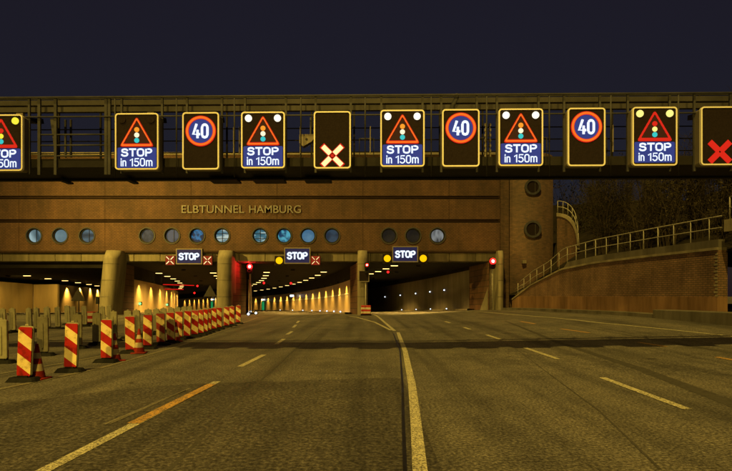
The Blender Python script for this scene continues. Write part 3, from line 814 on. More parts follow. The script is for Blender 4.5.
def red_dot(px, py, d, lab):
    p = P(px, py, d); dot(p.x, p.y, p.z, .12, 'sig_red', lab, 'small red lights inside the tubes', 'tunnel_signal', 'tunnel signal')
for px, py, d, lab in ((291,283.3,66,'small red signal under the ceiling of the middle tube'),(264,283,70,"small red signal by the middle tube's left lamp row"),
                       (388,272,60,'small red signal in the dark right tube'),(197.5,286,75,"small red signal right of the second tube's lamp curve"),(194.5,293,88,"lowest small red signal in the second tube")):
    red_dot(px, py, d, lab)
# dark panel on the third pillar and the crash cushion at its foot
a, b = P(358.8,281.8,46.4), P(369.2,270.4,46.4)
t = thing('dark_panel', 'square black panel with pale frame fixed to the third pillar', 'panel', ((a.x+b.x)/2, 46.4, a.z))
W = b.x-a.x; Hh = b.z-a.z
m = MB(); m.box(-W/2+.05,W/2-.05,0,.2,.05,Hh-.05); m.build('screen', M['screen'], t)
m = MB(); m.ring([(-W/2,0),(W/2,0),(W/2,Hh),(-W/2,Hh)], [(-W/2+.06,.06),(W/2-.06,.06),(W/2-.06,Hh-.06),(-W/2+.06,Hh-.06)], -.04,.1); m.build('frame', M['housing'], t)
m = MB(); m.tube([(.15,.12,0),(.15,.12,-3.1)], .05); m.build('post', M['galv'], t)
def striped_board(x, y, w_, h_, lab):
    t = thing('striped_barrier', lab, 'barrier', (x, y, gz(x, y)))
    m = MB(); m.box(-w_/2, w_/2, 0, .5, .12, h_); bevel(m.build('board', M['board_face'], t), .04)
    m = MB(); m.box(-w_/2-.05, w_/2+.05, -.03, .6, 0, .115); m.build('base', M['rubber'], t)
striped_board((366-366)/F*44.5, 44.5, .82, .86, 'low red and white banded barrier at the foot of the third pillar')
striped_board((89.5-366)/F*30, 30, .42, .75, 'small red and white banded barrier beyond the pale beacons at left')

# ------------------------------------------------------------------ beacons, cones, sign backs
def make_beacon():
    t = thing('warning_beacon', 'x', 'beacon')
    o = rrect(.27, .96, .035, 4, .11)
    m = MB(); m.prism(o, -.028, -.002); m.build('striped_panel', M['beacon_face'], t)
    o = rrect(.29, .99, .05, 4, .10)
    m = MB(); m.prism(o, 0, .055)
    m.prism([(-.045,1.085),(.045,1.085),(.03,1.13),(-.03,1.13)], .005, .05)
    bevel(m.build('shell', M['beige'], t), .015)
    m = MB(); m.prism(rrect(.05, .7, .02, 3, .22), .056, .075); m.build('rib', M['beige'], t)
    m = MB()
    pr = [(-.27,-.17),(.27,-.17),(.31,-.10),(.31,.10),(.27,.17),(-.27,.17),(-.31,.10),(-.31,-.10)]
    lo = [(x, y, 0) for x, y in pr]; hi = [(x*.80, y*.7, .085) for x, y in pr]
    m.face(hi); m.face(lo[::-1])
    for k in range(8): m.face([lo[k], lo[(k+1) % 8], hi[(k+1) % 8], hi[k]])
    m.box(-.1,.1,-.06,.09,.085,.12)
    m.build('foot', M['rubber'], t)
    return t
bp = make_beacon(); bu = [False]
def beacon(x, y, rz, lab, grp, tilt=0):
    loc = (x, y, gz(x, y))
    if not bu[0]:
        bu[0] = True; bp.location = loc; bp.rotation_euler = (0,0,rz); bp['label'] = lab; bp['group'] = grp; o = bp
    else: o = dup(bp, loc, rz, lab, grp)
    if tilt:
        for ch in o.children:
            if not ch.name.startswith('foot'): ch.rotation_euler = (0, tilt, 0)
    return o
front = [(24,381.5),(70.5,372),(106.5,362.5),(130.5,353.5),(147.5,349),(161,345.2),(171,343),(178.5,340),(187,338.5),(194.5,337),
         (200.5,335.5),(204.8,334),(208.5,332.5),(214,331),(219,329.5),(226.5,327.5),(231.7,326),(238.3,324)]
for i, (px, py) in enumerate(front):
    p = G(px, py)
    beacon(p.x, p.y, R(random.uniform(-9, 9)), 'red and white striped beacon, %s from the near end of the front row' % ORD[i] if i else
           'nearest and largest red and white striped beacon at the left frame edge', 'striped beacons in the front row', R(random.uniform(-1.5, 2.2)) if i else R(2.4))
pale = [(3,13.2),(43.5,14.8),(77.5,16.8),(97,18),(114,19.5),(128.5,20.6),(137,21.4),(148,22.4),(157,23.4),(164,24.2),(171,25.1),(178,26.2),(184,27.2),(190,28.4)]
for i, (px, d) in enumerate(pale):
    x = (px-366)/F*d
    o = beacon(x, d, PI+R(random.uniform(-8, 8)), 'pale back of a beacon, %s from the left in the row behind the stripes' % ORD[i], 'beacons seen from the back in the second row', R(random.uniform(-1, 1)))
    if i == 1:
        for ch in o.children:
            if ch.name.startswith(('shell', 'rib')):
                ch.data = ch.data.copy(); ch.data.materials[0] = M['dirty_beige']
        o['label'] = 'dirty dark back of a beacon, second from the left in the second row'
far = [(-8,22.5),(4,23.4),(13.5,24),(30,24.2),(37.5,25),(48,26.5),(58.5,26.5),(68,30),(74,27.5),(85,28.5),(103,28.2),(110,31)]
for i, (px, d) in enumerate(far):
    x = (px-366)/F*d
    beacon(x, d, PI+R(random.uniform(-14, 14)), 'small distant beacon back, %s from the left in the farthest row' % ORD[i], 'beacons seen from the back in the farthest row')
def make_cone():
    t = thing('traffic_cone', 'x', 'traffic cone')
    m = MB(); m.lathe([(.155,.04),(.128,.18),(.100,.32),(.078,.43),(.056,.54),(.03,.70),(.022,.72),(0,.72)], 20, mis=[0,1,0,1,0,0,0]); m.build('cone_body', [M['cone_orange'], M['cone_white']], t)
    m = MB(); m.prism([(-.2,0),(.2,0),(.2,.04),(-.2,.04)], -.2, .2); bevel(m.build('base', M['cone_orange'], t), .02); return t
cp = make_cone()
for i, (px, py, lab) in enumerate(((37,379.2,'striped traffic cone right beside the nearest red and white beacon'),(114.5,361.5,'traffic cone tucked behind the third striped beacon'),
                                   (139,353.5,'traffic cone tucked behind the fourth striped beacon'),(176,341.5,'distant traffic cone between the seventh and eighth striped beacons'))):
    p = G(px, py+ (0 if i else .5))
    if i == 0: cp.location = p; cp['label'] = lab; cp['group'] = 'traffic cones along the beacons'
    else: dup(cp, p, R(random.uniform(0, 90)), lab, 'traffic cones along the beacons')
def sign_back(px, py_top, wpx, d, lab, warm=False):
    top = P(px, py_top, d); zg = gz(top.x, d); W = wpx/F*d; hh = W*.9; zt = top.z-zg
    t = thing('warning_sign', lab, 'road sign', (top.x, d, zg))
    o = [(0, zt), (-W/2, zt-hh), (W/2, zt-hh)]
    m = MB(); m.prism(o, 0, .05); bevel(m.build('triangle_panel', M['sign_back'], t), .02)
    m = MB(); m.tube([(0,.1,-.05),(0,.1,zt-.15)], .035); m.build('post', M['steel_dark'], t)
    m = MB(); m.box(-.25,.25,-.1,.3,-.05,.1); m.build('foot', M['rubber'], t)
sign_back(78, 288, 14.5, 33, 'dark triangular sign on a post before the leftmost tube')
sign_back(210, 285, 13, 40, 'dark triangular sign just left of the second pillar')
p = P(97, 304, 36)
t = thing('signal_back', 'small black traffic signal back on a thin post left of the leaning pillar', 'traffic light', (p.x, 36, gz(p.x,36)))
m = MB(); m.box(-.09,.09,0,.15,p.z,p.z+.5); m.build('housing', M['black'], t)
m = MB(); m.tube([(0,.2,-.1),(0,.2,p.z+.4)], .03); m.build('post', M['steel_dark'], t)

# ------------------------------------------------------------------ the sign gantry
GY = 14.1; GR = -R(1.03); U = GY/F                     # metres per photograph pixel at the gantry
gx = lambda px: (px-366)*U
gzz = lambda py, dy=0: CAMH+(HOR-py)*(GY+dy)/F
ga = thing('sign_gantry', 'steel sign bridge with railings and posts spanning the whole road', 'gantry', (0, GY, 0), GR)
L0, L1 = -13.6, 14.2
def gpart(name, mb, mat): return mb.build(name, M[mat], ga)
m = MB(); m.tube([(L0,.22,gzz(92.2)),(L1,.22,gzz(92.2))], .03); gpart('top_rail', m, 'steel')
m = MB(); m.tube([(L0,.24,gzz(111.8)),(L1,.24,gzz(111.8))], .022); gpart('rail', m, 'steel')
m = MB(); m.tube([(L0,2.1,gzz(97,2.1)),(L1,2.1,gzz(97,2.1))], .028); gpart('rail', m, 'steel')
m = MB(); m.box(L0,L1,1.55,1.75,gzz(103.2,1.55),gzz(98.2,1.55)); gpart('upper_chord', m, 'beam')
m = MB(); m.box(L0,L1,.62,.74,gzz(110,.62),gzz(105,.62)); gpart('cable_tray', m, 'beam')
m = MB(); m.box(L0,L1,.34,.50,5.22,5.46); gpart('bottom_girder', m, 'steel_dark')
m = MB(); m.box(L0,L1,1.98,2.16,5.22,5.50); gpart('bottom_girder', m, 'steel_dark')
m = MB(); m.box(L0,L1,.501,1.979,5.27,5.33); gpart('walkway', m, 'steel_dark')
for zz in (128, 140, 152): 
    m = MB(); m.tube([(L0,2.1,gzz(zz,2.1)),(L1,2.1,gzz(zz,2.1))], .018, 6); gpart('back_rail', m, 'steel_dark')
for px in list(range(-90, 800, 49)):
    m = MB(); m.bar((gx(px),2.1,5.5),(gx(px),2.1,gzz(97,2.1)),.05,.05); gpart('back_post', m, 'steel_dark')
for px in (108.5,172,231.5,299.5,365,432,488,551,612.6,680,-60,-40,770):
    lowy = {299.5:125,365:128}.get(px, 140)
    m = MB(); m.tube([(gx(px),.23,gzz(92)),(gx(px),.23,gzz(lowy))], .022, 6); gpart('rail_post', m, 'steel')
    m = MB(); m.tube([(gx(px),.23,gzz(lowy)),(gx(px),.23,gzz(175))], .016, 6); gpart('lower_post', m, 'steel_dark')
signs = [(-3,'s'),(135.3,'s'),(200,'4'),(262.8,'s'),(332.3,'x'),(402.4,'s'),(460.4,'4'),(519.8,'s'),(584.6,'4'),(651.6,'s'),(715.2,'x')]
for px, k in signs:
    hw = 21 if k == 's' else 18
    for s in (-1, 1):
        m = MB(); m.bar((gx(px+s*hw),.30,gzz(170)),(gx(px+s*hw),.30,gzz(92)),.055,.055); gpart('sign_post', m, 'steel')
    # dark arm reaching back from the sign head, with a small pale junction box beside it
    m = MB(); sd_ = .12 if px < 330 else .0
    m.bar((gx(px-6),.45,gzz(111)),(gx(px+5),1.5,gzz(101)),.16,.14); gpart('bracket', m, 'steel_dark')
    m = MB(); m.box(gx(px+2),gx(px+9),.5,.6,gzz(110.5),gzz(104.2)); gpart('junction_box', m, 'housing')
# open bay at the left, where no sign hangs
for px in (28.5, 45.5, 98, 101.5):
    m = MB(); m.bar((gx(px),.3,gzz(171)),(gx(px),.3,gzz(92.5)),.075,.06); gpart('frame_post', m, 'steel')
for px in (60.5, 66):
    m = MB(); m.bar((gx(px*1.14-51),2.0,gzz(156,2)),(gx(px*1.14-51),2.0,gzz(118,2)),.05,.05); gpart('frame_post', m, 'steel')
for y_ in (129.5, 140.5, 151.5):
    m = MB(); m.tube([(gx(30),.3,gzz(y_)),(gx(100),.3,gzz(y_))], .022, 6); gpart('rail', m, 'steel')
m = MB(); m.bar((gx(45),.4,gzz(150)),(gx(40),.4,gzz(112)),.09,.09); gpart('brace', m, 'steel')
m = MB(); m.box(gx(30), gx(100), 2.02, 2.06, 5.5, 5.80); gpart('toe_board', m, 'steel_dark')
# small framed hatches between the signs
for px in (303, 366, 484, 549, 612, 680):
    m = MB(); m.ring([(gx(px-8),gzz(151)),(gx(px+8),gzz(151)),(gx(px+8),gzz(128)),(gx(px-8),gzz(128))],
                     [(gx(px-7.2),gzz(150.2)),(gx(px+7.2),gzz(150.2)),(gx(px+7.2),gzz(128.8)),(gx(px-7.2),gzz(128.8))], .9, .94); gpart('hatch_frame', m, 'steel')
for px in (297, 370, 227, 233, 621, 676):
    m = MB(); m.box(gx(px-.6), gx(px+.6), .6, .63, gzz(147), gzz(119)); gpart('cable_duct', m, 'housing')
for px in (489.5, 494):
    m = MB(); m.box(gx(px-.4), gx(px+.4), .56, .61, gzz(152.5), gzz(117))
    for k in range(7): m.box(gx(px-1.2), gx(px+1.2), .55, .62, gzz(120+5.4*k), gzz(117.4+5.4*k))
    gpart('insulator_stack', m, 'housing')
m = MB(); m.tube([(gx(455),.5,gzz(110)),(gx(455),.5,gzz(100)),(gx(459),.4,gzz(92)),(gx(459),.4,gzz(89))], .06, 8); gpart('mast_head', m, 'steel')
for px, wd in ((203,16),(254,18),(310,15),(18,3),(95,3)):
    m = MB(); m.box(gx(px-wd),gx(px+wd),1.7,2.3,5.16,5.215); gpart('underside_plate', m, 'steel_dark')
for sx in (L0+.4, L1-.4):                              # legs, both beyond the edges of the picture
    m = MB(); m.box(sx-.3,sx+.3,.6,1.9,-.3,5.21); bevel(gpart('leg', m, 'steel'), .04)
t = thing('loudspeaker_box', 'small pale box with a dark hole on the gantry, left of the cream cross', 'loudspeaker', (gx(304.5), GY+.5, 0), GR)
m = MB(); m.prism([(-.2,gzz(137.5)),(-.1,gzz(141)),(.14,gzz(136)),(.2,gzz(133)),(.2,gzz(128.5)),(-.2,gzz(128.5))], 0, .2); m.build('housing', M['housing'], t)
m = MB(); m.prism(circ(.0, gzz(133.8), .035, 12), -.012, -.002); m.build('opening', M['black'], t)
m = MB(); m.bar((.1,.1,gzz(128.6)),(.1,.1,gzz(110)),.04); m.build('hanger', M['steel'], t)

# ------------------------------------------------------------------ variable message signs
def sign_base(kind, px, py0, py1, lab):
    W = (44 if kind == 's' else 37)*U; Hh = (py1-py0)*U; dx = gx(px)
    loc = Vector((math.cos(GR)*dx, GY+math.sin(GR)*dx, gzz(py1)))
    t = thing('message_sign', lab, 'message sign', loc, GR, 'message signs on the gantry')
    m = MB(); m.prism(rrect(W-.03, Hh-.03, .07, 4, .015), 0, .28); m.build('housing', M['housing'], t)
    m = MB(); m.ring(rrect(W, Hh, .085, 5), rrect(W-.072, Hh-.072, .054, 5, .036), -.03, .05); m.build('border', M['border'], t)
    m = MB(); m.prism(rrect(W-.075, Hh-.075, .05, 5, .0375), -.012, -.002); m.build('screen', M['screen'], t)
    return t, W, Hh
def tri(c, z0, w_, h_, r):
    """triangle with rounded corners, x-z outline"""
    P3 = [(c-w_/2, z0), (c+w_/2, z0), (c, z0+h_)]; out = []
    for i in range(3):
        a, b, d = (Vector(P3[(i-1) % 3]), Vector(P3[i]), Vector(P3[(i+1) % 3]))
        u = (a-b).normalized(); v = (d-b).normalized()
        s, e = b+u*r, b+v*r
        for k in range(5):
            q = k/4; out.append(tuple(s*(1-q)**2+b*2*q*(1-q)+e*q*q))
    return out
def warn_sign(px, py0, py1, lab, tri_m, lamps, dots=('amber','pale','teal')):
    t, W, Hh = sign_base('s', px, py0, py1, lab)
    u = W/44
    Z = lambda py: Hh-(py)*u                        # rows of the sign counted from its top edge
    o = tri(0, Z(33.8), 35*u, 30.5*u, 3.2*u); i = tri(0, Z(30.6), 27*u, 23.6*u, 1.2*u)
    m = MB(); m.ring(o, i, -.03, -.013); m.build('warning_triangle', E['red'], t)
    if tri_m != 'red':
        o = tri(0, Z(33.1), 32.9*u, 28.6*u, 2.4*u); i = tri(0, Z(31.4), 28.5*u, 24.8*u, 1.4*u)
        m = MB(); m.ring(o, i, -.036, -.031); m.build('triangle_core', E[tri_m], t)
    m = MB(); m.prism(tri(0, Z(30.8), 27.4*u, 24*u, 1.2*u), -.018, -.0135); m.build('triangle_field', E['dark_red_field'], t)
    for z, k in zip((16.6, 22.0, 27.4), dots):
        m = MB(); m.prism(circ(0, Z(z), 2.5*u, 18), -.03, -.0185); m.build('signal_dot', E[k], t)
    m = MB(); m.prism(rrect(W-.12, 20.5*u, .03, 3, Z(55)), -.0165, -.0125); m.build('text_halo', E['blue_halo'], t)  # halo of the letters painted as a glowing blue sheet
    lettering('stop_text', 'STOP', E['white_text'], t, 32*u, 8.6*u, 0, Z(43.9), -.034, 1.75*u)
    lettering('distance_text', 'in', E['white_text'], t, 6.4*u, 8.4*u, -13.3*u, Z(53.7), -.034, 1.15*u)
    lettering('distance_text', '150m', E['white_text'], t, 23.4*u, 8.6*u, 4.8*u, Z(53.7), -.034, 1.2*u)
    for s, lm in zip((-1, 1), lamps):
        m = MB(); m.prism(circ(s*14.6*u, Z(6.6), 3.5*u, 20), -.04, -.0135)
        m.build('flasher', E[lm] if lm else M['screen'], t)
    return t
def limit_sign(px, py0, py1, lab):
    t, W, Hh = sign_base('4', px, py0, py1, lab); u = W/37; cz = Hh-18.8*u
    m = MB(); m.ring(circ(0, cz, 15.4*u, 40), circ(0, cz, 12.1*u, 40), -.03, -.013); m.build('speed_ring', E['red'], t)
    m = MB(); m.ring(circ(0, cz, 14.7*u, 40), circ(0, cz, 12.6*u, 40), -.036, -.031); m.build('ring_core', E['orange'], t)
    m = MB(); m.prism(circ(0, cz, 12.1*u, 40), -.0165, -.0125); m.build('ring_halo', E['blue_halo'], t)  # halo of the digits painted as a glowing blue disc
    lettering('speed_text', '40', E['white_text'], t, 17.6*u, 15.5*u, -.3*u, cz-7.8*u, -.034, 2.6*u, .2)
    return t
def cross_sign(px, py0, py1, lab, mat, zc_, sz, wd, gap):
    t, W, Hh = sign_base('x', px, py0, py1, lab); u = W/36; cz = Hh-zc_*u
    m = MB(); a, b = gap*u, sz*u
    for sx in (-1, 1):
        for s2 in (-1, 1): m.bar((sx*a,-.022-.0005*sx*s2,cz+s2*a),(sx*b,-.022-.0005*sx*s2,cz+s2*b), .014, wd*u)
    m.build('lit_cross', E[mat], t)
    if mat != 'red':
        m = MB(); a, b = gap*u-.5*u, sz*u+.9*u
        for sx in (-1, 1):
            for s2 in (-1, 1): m.bar((sx*a,-.016-.0005*sx*s2,cz+s2*a),(sx*b,-.016-.0005*sx*s2,cz+s2*b), .004, wd*u+1.5*u)
        m.build('cross_edge', E['red'], t)
    if gap > 1.5:
        m = MB(); m.prism(circ(0, cz, 1.6*u, 12), -.026, -.0135); m.build('cross_centre', E['red'], t)
    return t
def bar_fix():
    pass
warn_sign(-3, 112.5, 169.5, 'STOP in 150m sign cut by the left edge, red triangle and one yellow lamp', 'red', ('yellow','yellow'), ('red','yellow','teal'))
warn_sign(135.3, 112, 168.8, 'STOP in 150m sign with orange triangle and no corner lamps lit', 'orange', (None, None))
limit_sign(200, 111.5, 169, 'leftmost of the three 40 speed limit signs, lit orange ring')
warn_sign(262.8, 111.3, 168, 'STOP in 150m sign with cream corner lamps, between a 40 sign and cream cross', 'orange', ('cream','cream'))
cross_sign(332.3, 111.3, 168.5, 'sign showing a lit cream cross on black', 'x_cream', 43.2, 9.2, 4.6, 2.0)
warn_sign(402.4, 110.3, 167, 'STOP in 150m sign with cream lamps, just right of the cream cross sign', 'orange', ('cream','cream'))
limit_sign(460.4, 110, 167.2, 'middle 40 speed limit sign, between two STOP signs with cream lamps')
warn_sign(519.8, 109.8, 166.8, 'STOP in 150m sign with cream lamps, standing between two 40 signs', 'orange', ('cream','cream'))
limit_sign(584.6, 109.5, 167.2, 'rightmost of the three 40 speed limit signs')
warn_sign(651.6, 109, 167, 'STOP in 150m sign with red triangle and two pale yellow lamps', 'red', ('paleyellow','paleyellow'), ('red','paleyellow','teal'))
cross_sign(715.2, 109, 166.8, 'sign showing a thick red cross, at the right edge', 'red', 43.5, 9.6, 5.6, 0.6)

# ------------------------------------------------------------------ brick tower, retaining wall, railing, embankment
tc_ = Vector((15.05, 50.4, 0)); TR = 2.62
tw = thing('brick_tower', 'round brick stair tower with two portholes beside the portal', 'tower', tc_)
m = MB(); n = 48
for k in range(n):
    a, b = 2*PI*k/n, 2*PI*(k+1)/n
    pa, pb_ = (TR*math.cos(a), TR*math.sin(a)), (TR*math.cos(b), TR*math.sin(b))
    m.face([(*pa,-.3),(*pb_,-.3),(*pb_,14.6),(*pa,14.6)], 0, [(TR*a,0),(TR*b,0),(TR*b,14.9),(TR*a,14.9)], True)
m.face([(TR*math.cos(2*PI*k/n), TR*math.sin(2*PI*k/n), 14.6) for k in range(n)])
m.build('shaft', M['tower_brick'], tw)
def tower_window(z, r):
    ang = -PI/2-.0
    fr = MB(); fr.ring(circ(0,z,r+.16,28), circ(0,z,r-.03,28), -TR-.10, -TR+.35); f = fr.build('round_window', M['steel'], tw)
    m = MB(); m.prism(circ(0,z,r-.02,28), -TR-.035, -TR-.02); m.build('pane', M['screen'], f)
    m = MB(); m.box(r*.35,r*.42,-TR-.05,-TR-.037,z-r*.85,z+r*.85); m.build('glazing_bar', M['steel'], f)
# windows look a little towards the road
tower_window(CAMH+(HOR-187.5)/F*48, .56); tower_window(CAMH+(HOR-229.5)/F*48, .62)
m = MB(); m.box(-TR-.35, -TR+.6, -2.2, 1.5, -.3, 14.5); m.build('corner_pier', M['tower_brick'], tw)
m = MB(); m.prism([(-4.25,-.3),(-3.25,-.3),(-3.25,4.7),(-3.55,4.7)], -1.9, 1.8); m.build('raked_buttress', M['concrete'], tw)

m = MB(); m.box(-.95,-.60,-TR-.12,-TR+.3,4.55,4.85); m.build('plaque', M['concrete'], tw)
WA = Vector((12.9, 46.6, 0)); WB = Vector((16.2, 24.35, 0)); WD = (WB-WA).normalized(); WL = (WB-WA).length
WN = Vector((-WD.y, WD.x, 0)); WN = WN if WN.x > 0 else -WN       # points away from the road
rw_ = thing('retaining_wall', 'long brick retaining wall with pale coping and plinth right of the road', 'wall', WA, math.atan2(WD.y, WD.x))
# local frame: x along the wall towards the camera, y to its left. which side is the bank?
loc_n = Matrix.Rotation(-math.atan2(WD.y, WD.x), 3, 'Z') @ WN; SG = 1 if loc_n.y > 0 else -1
def s_of_d(d): return (46.6-d)/(46.6-24.35)*WL
capz = [(0,1.25),(s_of_d(43),2.45),(s_of_d(38.2),3.5),(s_of_d(34.2),3.72),(s_of_d(29),3.77),(WL-.05,3.77)]
def cap_at(s):
    for (a, za), (b, zb) in zip(capz, capz[1:]):
        if s <= b: return za+(zb-za)*max(0, (s-a))/(b-a)
    return capz[-1][1]
ss = [WL*k/44 for k in range(45)]
def wz(s): p = WA+WD*s; return gz(p.x, p.y)
def band(mb, f0, f1, y0, y1, s0=0, s1=99):
    L = [s for s in ss if s0 <= s <= s1]
    for a, b in zip(L, L[1:]):
        p = [(a,y0,f0(a)),(b,y0,f0(b)),(b,y0,f1(b)),(a,y0,f1(a))]; q = [(v[0],y1,v[2]) for v in p]
        mb.face(p, 0, [(v[0],v[2]) for v in p]); mb.face(q[::-1]); mb.face([p[3],p[2],q[2],q[3]]); mb.face([p[0],q[0],q[1],p[1]])
    for e in (L[0], L[-1]): mb.face([(e,y0,f0(e)),(e,y1,f0(e)),(e,y1,f1(e)),(e,y0,f1(e))])
m = MB(); band(m, lambda s: min(1.60, cap_at(s)-.05), lambda s: cap_at(s), 0, SG*.5); m.build('brick_face', M['brick'], rw_)
m = MB(); band(m, lambda s: -.5, lambda s: min(1.60, cap_at(s)-.05), -SG*.035, SG*.5); m.build('plinth', M['plinth'], rw_)
m = MB(); band(m, lambda s: cap_at(s)+.004, lambda s: cap_at(s)+.13, -SG*.07, SG*.45); m.build('coping', M['concrete'], rw_)
m = MB(); band(m, lambda s: cap_at(s)+.13, lambda s: cap_at(s)+(.50 if s > s_of_d(38) else .16), SG*.03, SG*.35); m.build('upstand', M['concrete_dark'], rw_)
m = MB(); band(m, lambda s: wz(s)-.2, lambda s: wz(s)+.15, -SG*1.0, -SG*.036); m.build('kerb_step', M['concrete_dark'], rw_)
m = MB(); m.box(WL-3.0, WL+6, -SG*1.05, -SG*.04, -.2, .95); bevel(m.build('foot_block', M['concrete_dark'], rw_), .03)
# next wall section, set back behind a dark gap, taller parapet
m = MB(); m.box(WL-.05, WL+7, SG*1.5, SG*1.8, -.3, 4.54); m.build('gap_return', M['brick'], rw_)
m = MB(); m.box(WL+1.45, WL+8, SG*.3, SG*.8, -.3, 4.55); m.build('next_section', M['brick'], rw_)
m = MB(); m.box(WL+.42, WL+8, -SG*.07, SG*.5, 4.56, 5.1); m.build('next_parapet', M['concrete'], rw_)
# quoins at the end of the brick face
m = MB()
for k in range(13): m.box(WL-.22 if k % 2 else WL-.14, WL-.02, -SG*.02, SG*.1, 1.62+k*.16, 1.62+k*.16+.10)
m.build('quoin', M['concrete'], rw_)
rl = thing('handrail', 'galvanised handrail climbing along the top of the brick retaining wall', 'railing', WA, math.atan2(WD.y, WD.x))
up = lambda s: cap_at(s)+(.50 if s > s_of_d(38) else .16+.34*smooth(s_of_d(41), s_of_d(38), s))
pts = [s for s in ss if s > .6]
for hgt, r in ((1.08, .028), (.55, .022)):
    m = MB(); m.tube([(s, SG*.2, up(s)+hgt) for s in pts], r, 8); m.build('rail', M['galv'], rl)
s = .7; i = 0
while s < WL:
    m = MB(); m.tube([(s,SG*.2,cap_at(s)+.1),(s,SG*.2,up(s)+1.08)], .024 if i % 5 else .032, 6); m.build('post', M['galv'], rl); s += 1.17 if i < 18 else .9; i += 1
m = MB()
for hgt in (.2, .45, .7, .95): m.tube([(.05,SG*.2,cap_at(0)+hgt),(1.9,SG*.2,cap_at(1.9)+hgt-.5*(hgt>.4)*.3)], .02, 6)
m.build('end_gate', M['galv'], rl)
r2 = thing('handrail', 'short railing on the taller wall section at the right edge', 'railing', WA, math.atan2(WD.y, WD.x))
for hgt in (5.65, 6.15):
    m = MB(); m.tube([(WL+.45,SG*.2,hgt),(WL+7.5,SG*.2,hgt)], .028, 8); m.build('rail', M['galv'], r2)
for k in range(6):
    m = MB(); m.tube([(WL+.45+k*1.3,SG*.2,5.1),(WL+.45+k*1.3,SG*.2,6.15)], .028, 6); m.build('post', M['galv'], r2)
# curved stair wall between tower and embankment
cw = thing('curved_stair_wall', 'small curved brick stair wall with pale cap and railing beside the tower', 'wall', (0, 0, 0))
cpts = []
for k in range(13):
    t_ = k/12; px = 557+20.5*math.sin(t_*PI/2); d = 45.6-2.2*t_
    py = 213.5+ (3+33*t_**2.2)
    cpts.append(P(px, py, d))
m = MB(); m2 = MB()
for a, b in zip(cpts, cpts[1:]):
    o = Vector((.3, .25, 0))
    for mb_, z0a, z0b, z1a, z1b, ex in ((m, 1.0, 1.0, a.z, b.z, 0), (m2, a.z+.003, b.z+.003, a.z+.3, b.z+.3, .06)):
        e = Vector((-ex, -ex, 0))
        p = [Vector((a.x,a.y,z0a))+e,Vector((b.x,b.y,z0b))+e,Vector((b.x,b.y,z1b))+e,Vector((a.x,a.y,z1a))+e]; q = [v+o for v in p]
        mb_.face(p); mb_.face(q[::-1]); mb_.face([p[3],p[2],q[2],q[3]]); mb_.face([p[0],q[0],q[1],p[1]])
m.build('brick_face', M['tower_brick'], cw); m2.build('coping', M['concrete'], cw)
for hgt in (.85, 1.35):
    m = MB(); m.tube([(p.x+.1,p.y+.1,p.z+hgt) for p in cpts], .03, 6); m.build('rail', M['galv'], cw)
for k in range(0, 13, 2):
    p = cpts[k]; m = MB(); m.tube([(p.x+.1,p.y+.1,p.z+.2),(p.x+.1,p.y+.1,p.z+1.35)], .028, 6); m.build('post', M['galv'], cw)

# embankment and the ground above the tunnel
def hill(u_, s):            # height of the bank at distance u_ behind the wall
    return 3.6+min(u_, 15)*.46+.3*math.sin(s*.7+u_)*.5
m = MB(); grid = []
S_ = [-14.7+k*1.2 for k in range(47)]; Uo = [.4,1.2,2.4,4,6,8.5,12,17,25,60]
for s in S_:
    row = []
    for u_ in Uo:
        p = WA+WD*s+WN*u_; z = min(hill(u_, s), cap_at(max(0,min(s,WL)))+.2+u_*.6) if u_ < 6 else hill(u_, s)
        row.append((p.x, p.y, z))
    grid.append(row)
for a, b in zip(grid, grid[1:]):
    for k in range(len(Uo)-1): m.face([a[k], b[k], b[k+1], a[k+1]], smooth=True)
tag(m.build('embankment', M['soil']), kind='structure')
m = MB(); rows = []
for y, z in ((61, 5), (62.5, 12.6), (70, 13.0), (100, 14), (300, 15)):
    rows.append([(x, y, z+.4*math.sin(x*.23)) for x in range(-120, 121, 6)])
for a, b in zip(rows, rows[1:]):
    for k in range(len(a)-1): m.face([a[k], a[k+1], b[k+1], b[k]], smooth=True)
tag(m.build('hill', M['soil']), kind='structure')

# ------------------------------------------------------------------ shrubs
def make_shrub(seed, h, spread, nst, leafm, leaves, label):
    rnd = random.Random(seed)
    t = thing('shrub', label, 'shrub')
    st = MB(); lf = MB()
    tips = []
    for k in range(nst):
        a = rnd.uniform(0, 2*PI); r0 = rnd.uniform(0, .35)
        hh = h*rnd.uniform(.55, 1.0); lean = rnd.uniform(.05, spread)
        pts = []; x, y = r0*math.cos(a), r0*math.sin(a)
        for q in range(5):
            f = q/4; j = .06*h*f
            pts.append(Vector((x+math.cos(a)*lean*f*f*h*.6+rnd.uniform(-j,j), y+math.sin(a)*lean*f*f*h*.6+rnd.uniform(-j,j), hh*f)))
        st.tube(pts, [.035,.028,.02,.014,.006], 4, caps=False)
        for q in range(1, 5):
            for _ in range(3):
                b = pts[q]; dirv = Vector((rnd.uniform(-1,1), rnd.uniform(-1,1), rnd.uniform(.1,1.2))).normalized()
                e = b+dirv*rnd.uniform(.35, 1.0)*h*.22
                st.tube([b, (b+e)/2+Vector((rnd.uniform(-.05,.05),)*3), e], [.012,.009,.004], 3, caps=False)
                tips.append((b, e))
    for _ in range(leaves):
        b, e = rnd.choice(tips); c = b.lerp(e, rnd.uniform(.2, 1.1))+Vector([rnd.gauss(0, .07) for _ in range(3)])
        s_ = rnd.uniform(.035, .085); u_ = Vector([rnd.gauss(0,1) for _ in range(3)]).normalized(); v_ = u_.orthogonal().normalized()
        lf.face([c-u_*s_, c-v_*s_*.55, c+u_*s_, c+v_*s_*.55])
    st.build('stems', M['bark'], t, clean=False); lf.build('foliage', M[leafm], t, clean=False)
    return t
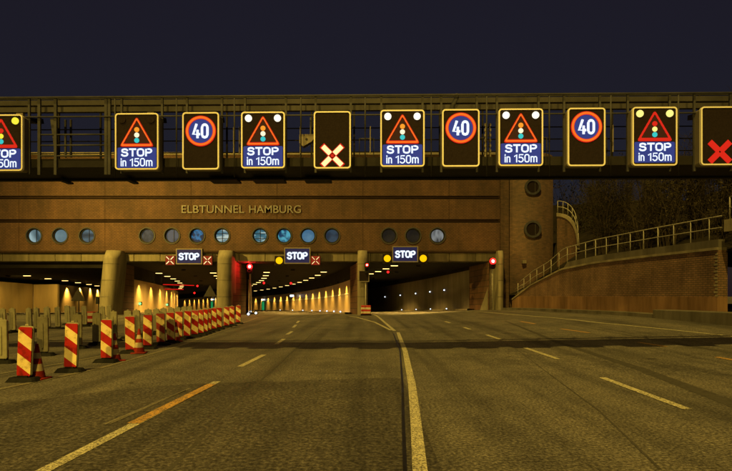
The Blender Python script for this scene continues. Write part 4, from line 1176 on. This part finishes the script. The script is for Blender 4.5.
protos = [make_shrub(1, 4.2, .5, 16, 'leaf', 420, 'a'), make_shrub(2, 5.2, .35, 24, 'leaf_dark', 700, 'a'),
          make_shrub(3, 3.2, .7, 14, 'leaf', 420, 'a'), make_shrub(4, 6.6, .28, 30, 'leaf', 420, 'a')]
pu = [False]*4; rnd = random.Random(5)
rowsS = [('along the handrail', [(2.0+2.7*k, 1.7) for k in range(9)], (0,2,2)), ('halfway up the bank', [(-1+2.1*k, 4.6) for k in range(14)], (1,0,3)), ('on the crest of the bank', [(-3+2.0*k, 8) for k in range(18)], (3,1,3)), ('far behind the crest', [(-6+3.6*k, 15) for k in range(11)], (3,3,1)), ('at the foot of the bank', [(9+1.9*k, 2.6) for k in range(9)], (3,1,0))]
kinds = ['leafy brown shrub', 'dark dense shrub', 'low brown shrub', 'tall twiggy shrub']
for nm, spots, ks in rowsS:
    for i, (s, u_) in enumerate(spots):
        k = ks[i % 3]; p = WA+WD*(s+rnd.uniform(-.7,.7))+WN*(u_+rnd.uniform(-.6,.6))
        z = min(hill(u_, s), cap_at(max(0,min(s,WL)))+.2+u_*.6) if u_ < 6 else hill(u_, s)
        if 366+F*p.x/p.y < 596: continue
        loc = (p.x, p.y, z-.15); rz = rnd.uniform(0, 6.28)
        lab = '%s %s, %s from the brick tower' % (kinds[k], nm, ORD[i])
        if not pu[k]: pu[k] = True; o = protos[k]; o.location = loc; o.rotation_euler = (0,0,rz); o['label'] = lab
        else: o = dup(protos[k], loc, rz, lab)
        o['group'] = 'shrubs '+nm; sc = rnd.uniform(.85, 1.2)*(.72 if u_ > 6 else 1); o.scale = (sc, sc, sc)
for i, (px, d, sc, lab) in enumerate(((575, 55, 1.9, 'dark bush behind the curved stair wall'), (594, 52, 1.8, 'dark bush at the lower end of the embankment behind the handrail'), (566, 66, 2.3, 'dark tall bush just right of the brick tower'), (584, 62, 2.2, 'dark tall bush between the brick tower and the embankment'), (604, 60, 2.1, 'dark tall bush at the tower end of the embankment'))):
    o = dup(protos[1], ((px-366)/F*d, d, 3.6), rnd.uniform(0, 6), lab, 'dark bushes beside the tower'); o.scale = (sc*.8, sc*.8, sc)
for i, (px, d, k) in enumerate(((54, 64, 2), (70, 65, 0), (82, 64, 2), (96, 65, 0), (176, 65, 2), (228, 66, 0), (20, 66, 0))):
    o = dup(protos[k], ((px-366)/F*d, d, 12.6), rnd.uniform(0, 6), 'shrub on the roof edge seen through the gantry, %s along the parapet' % ORD[i], 'shrubs above the portal roof')
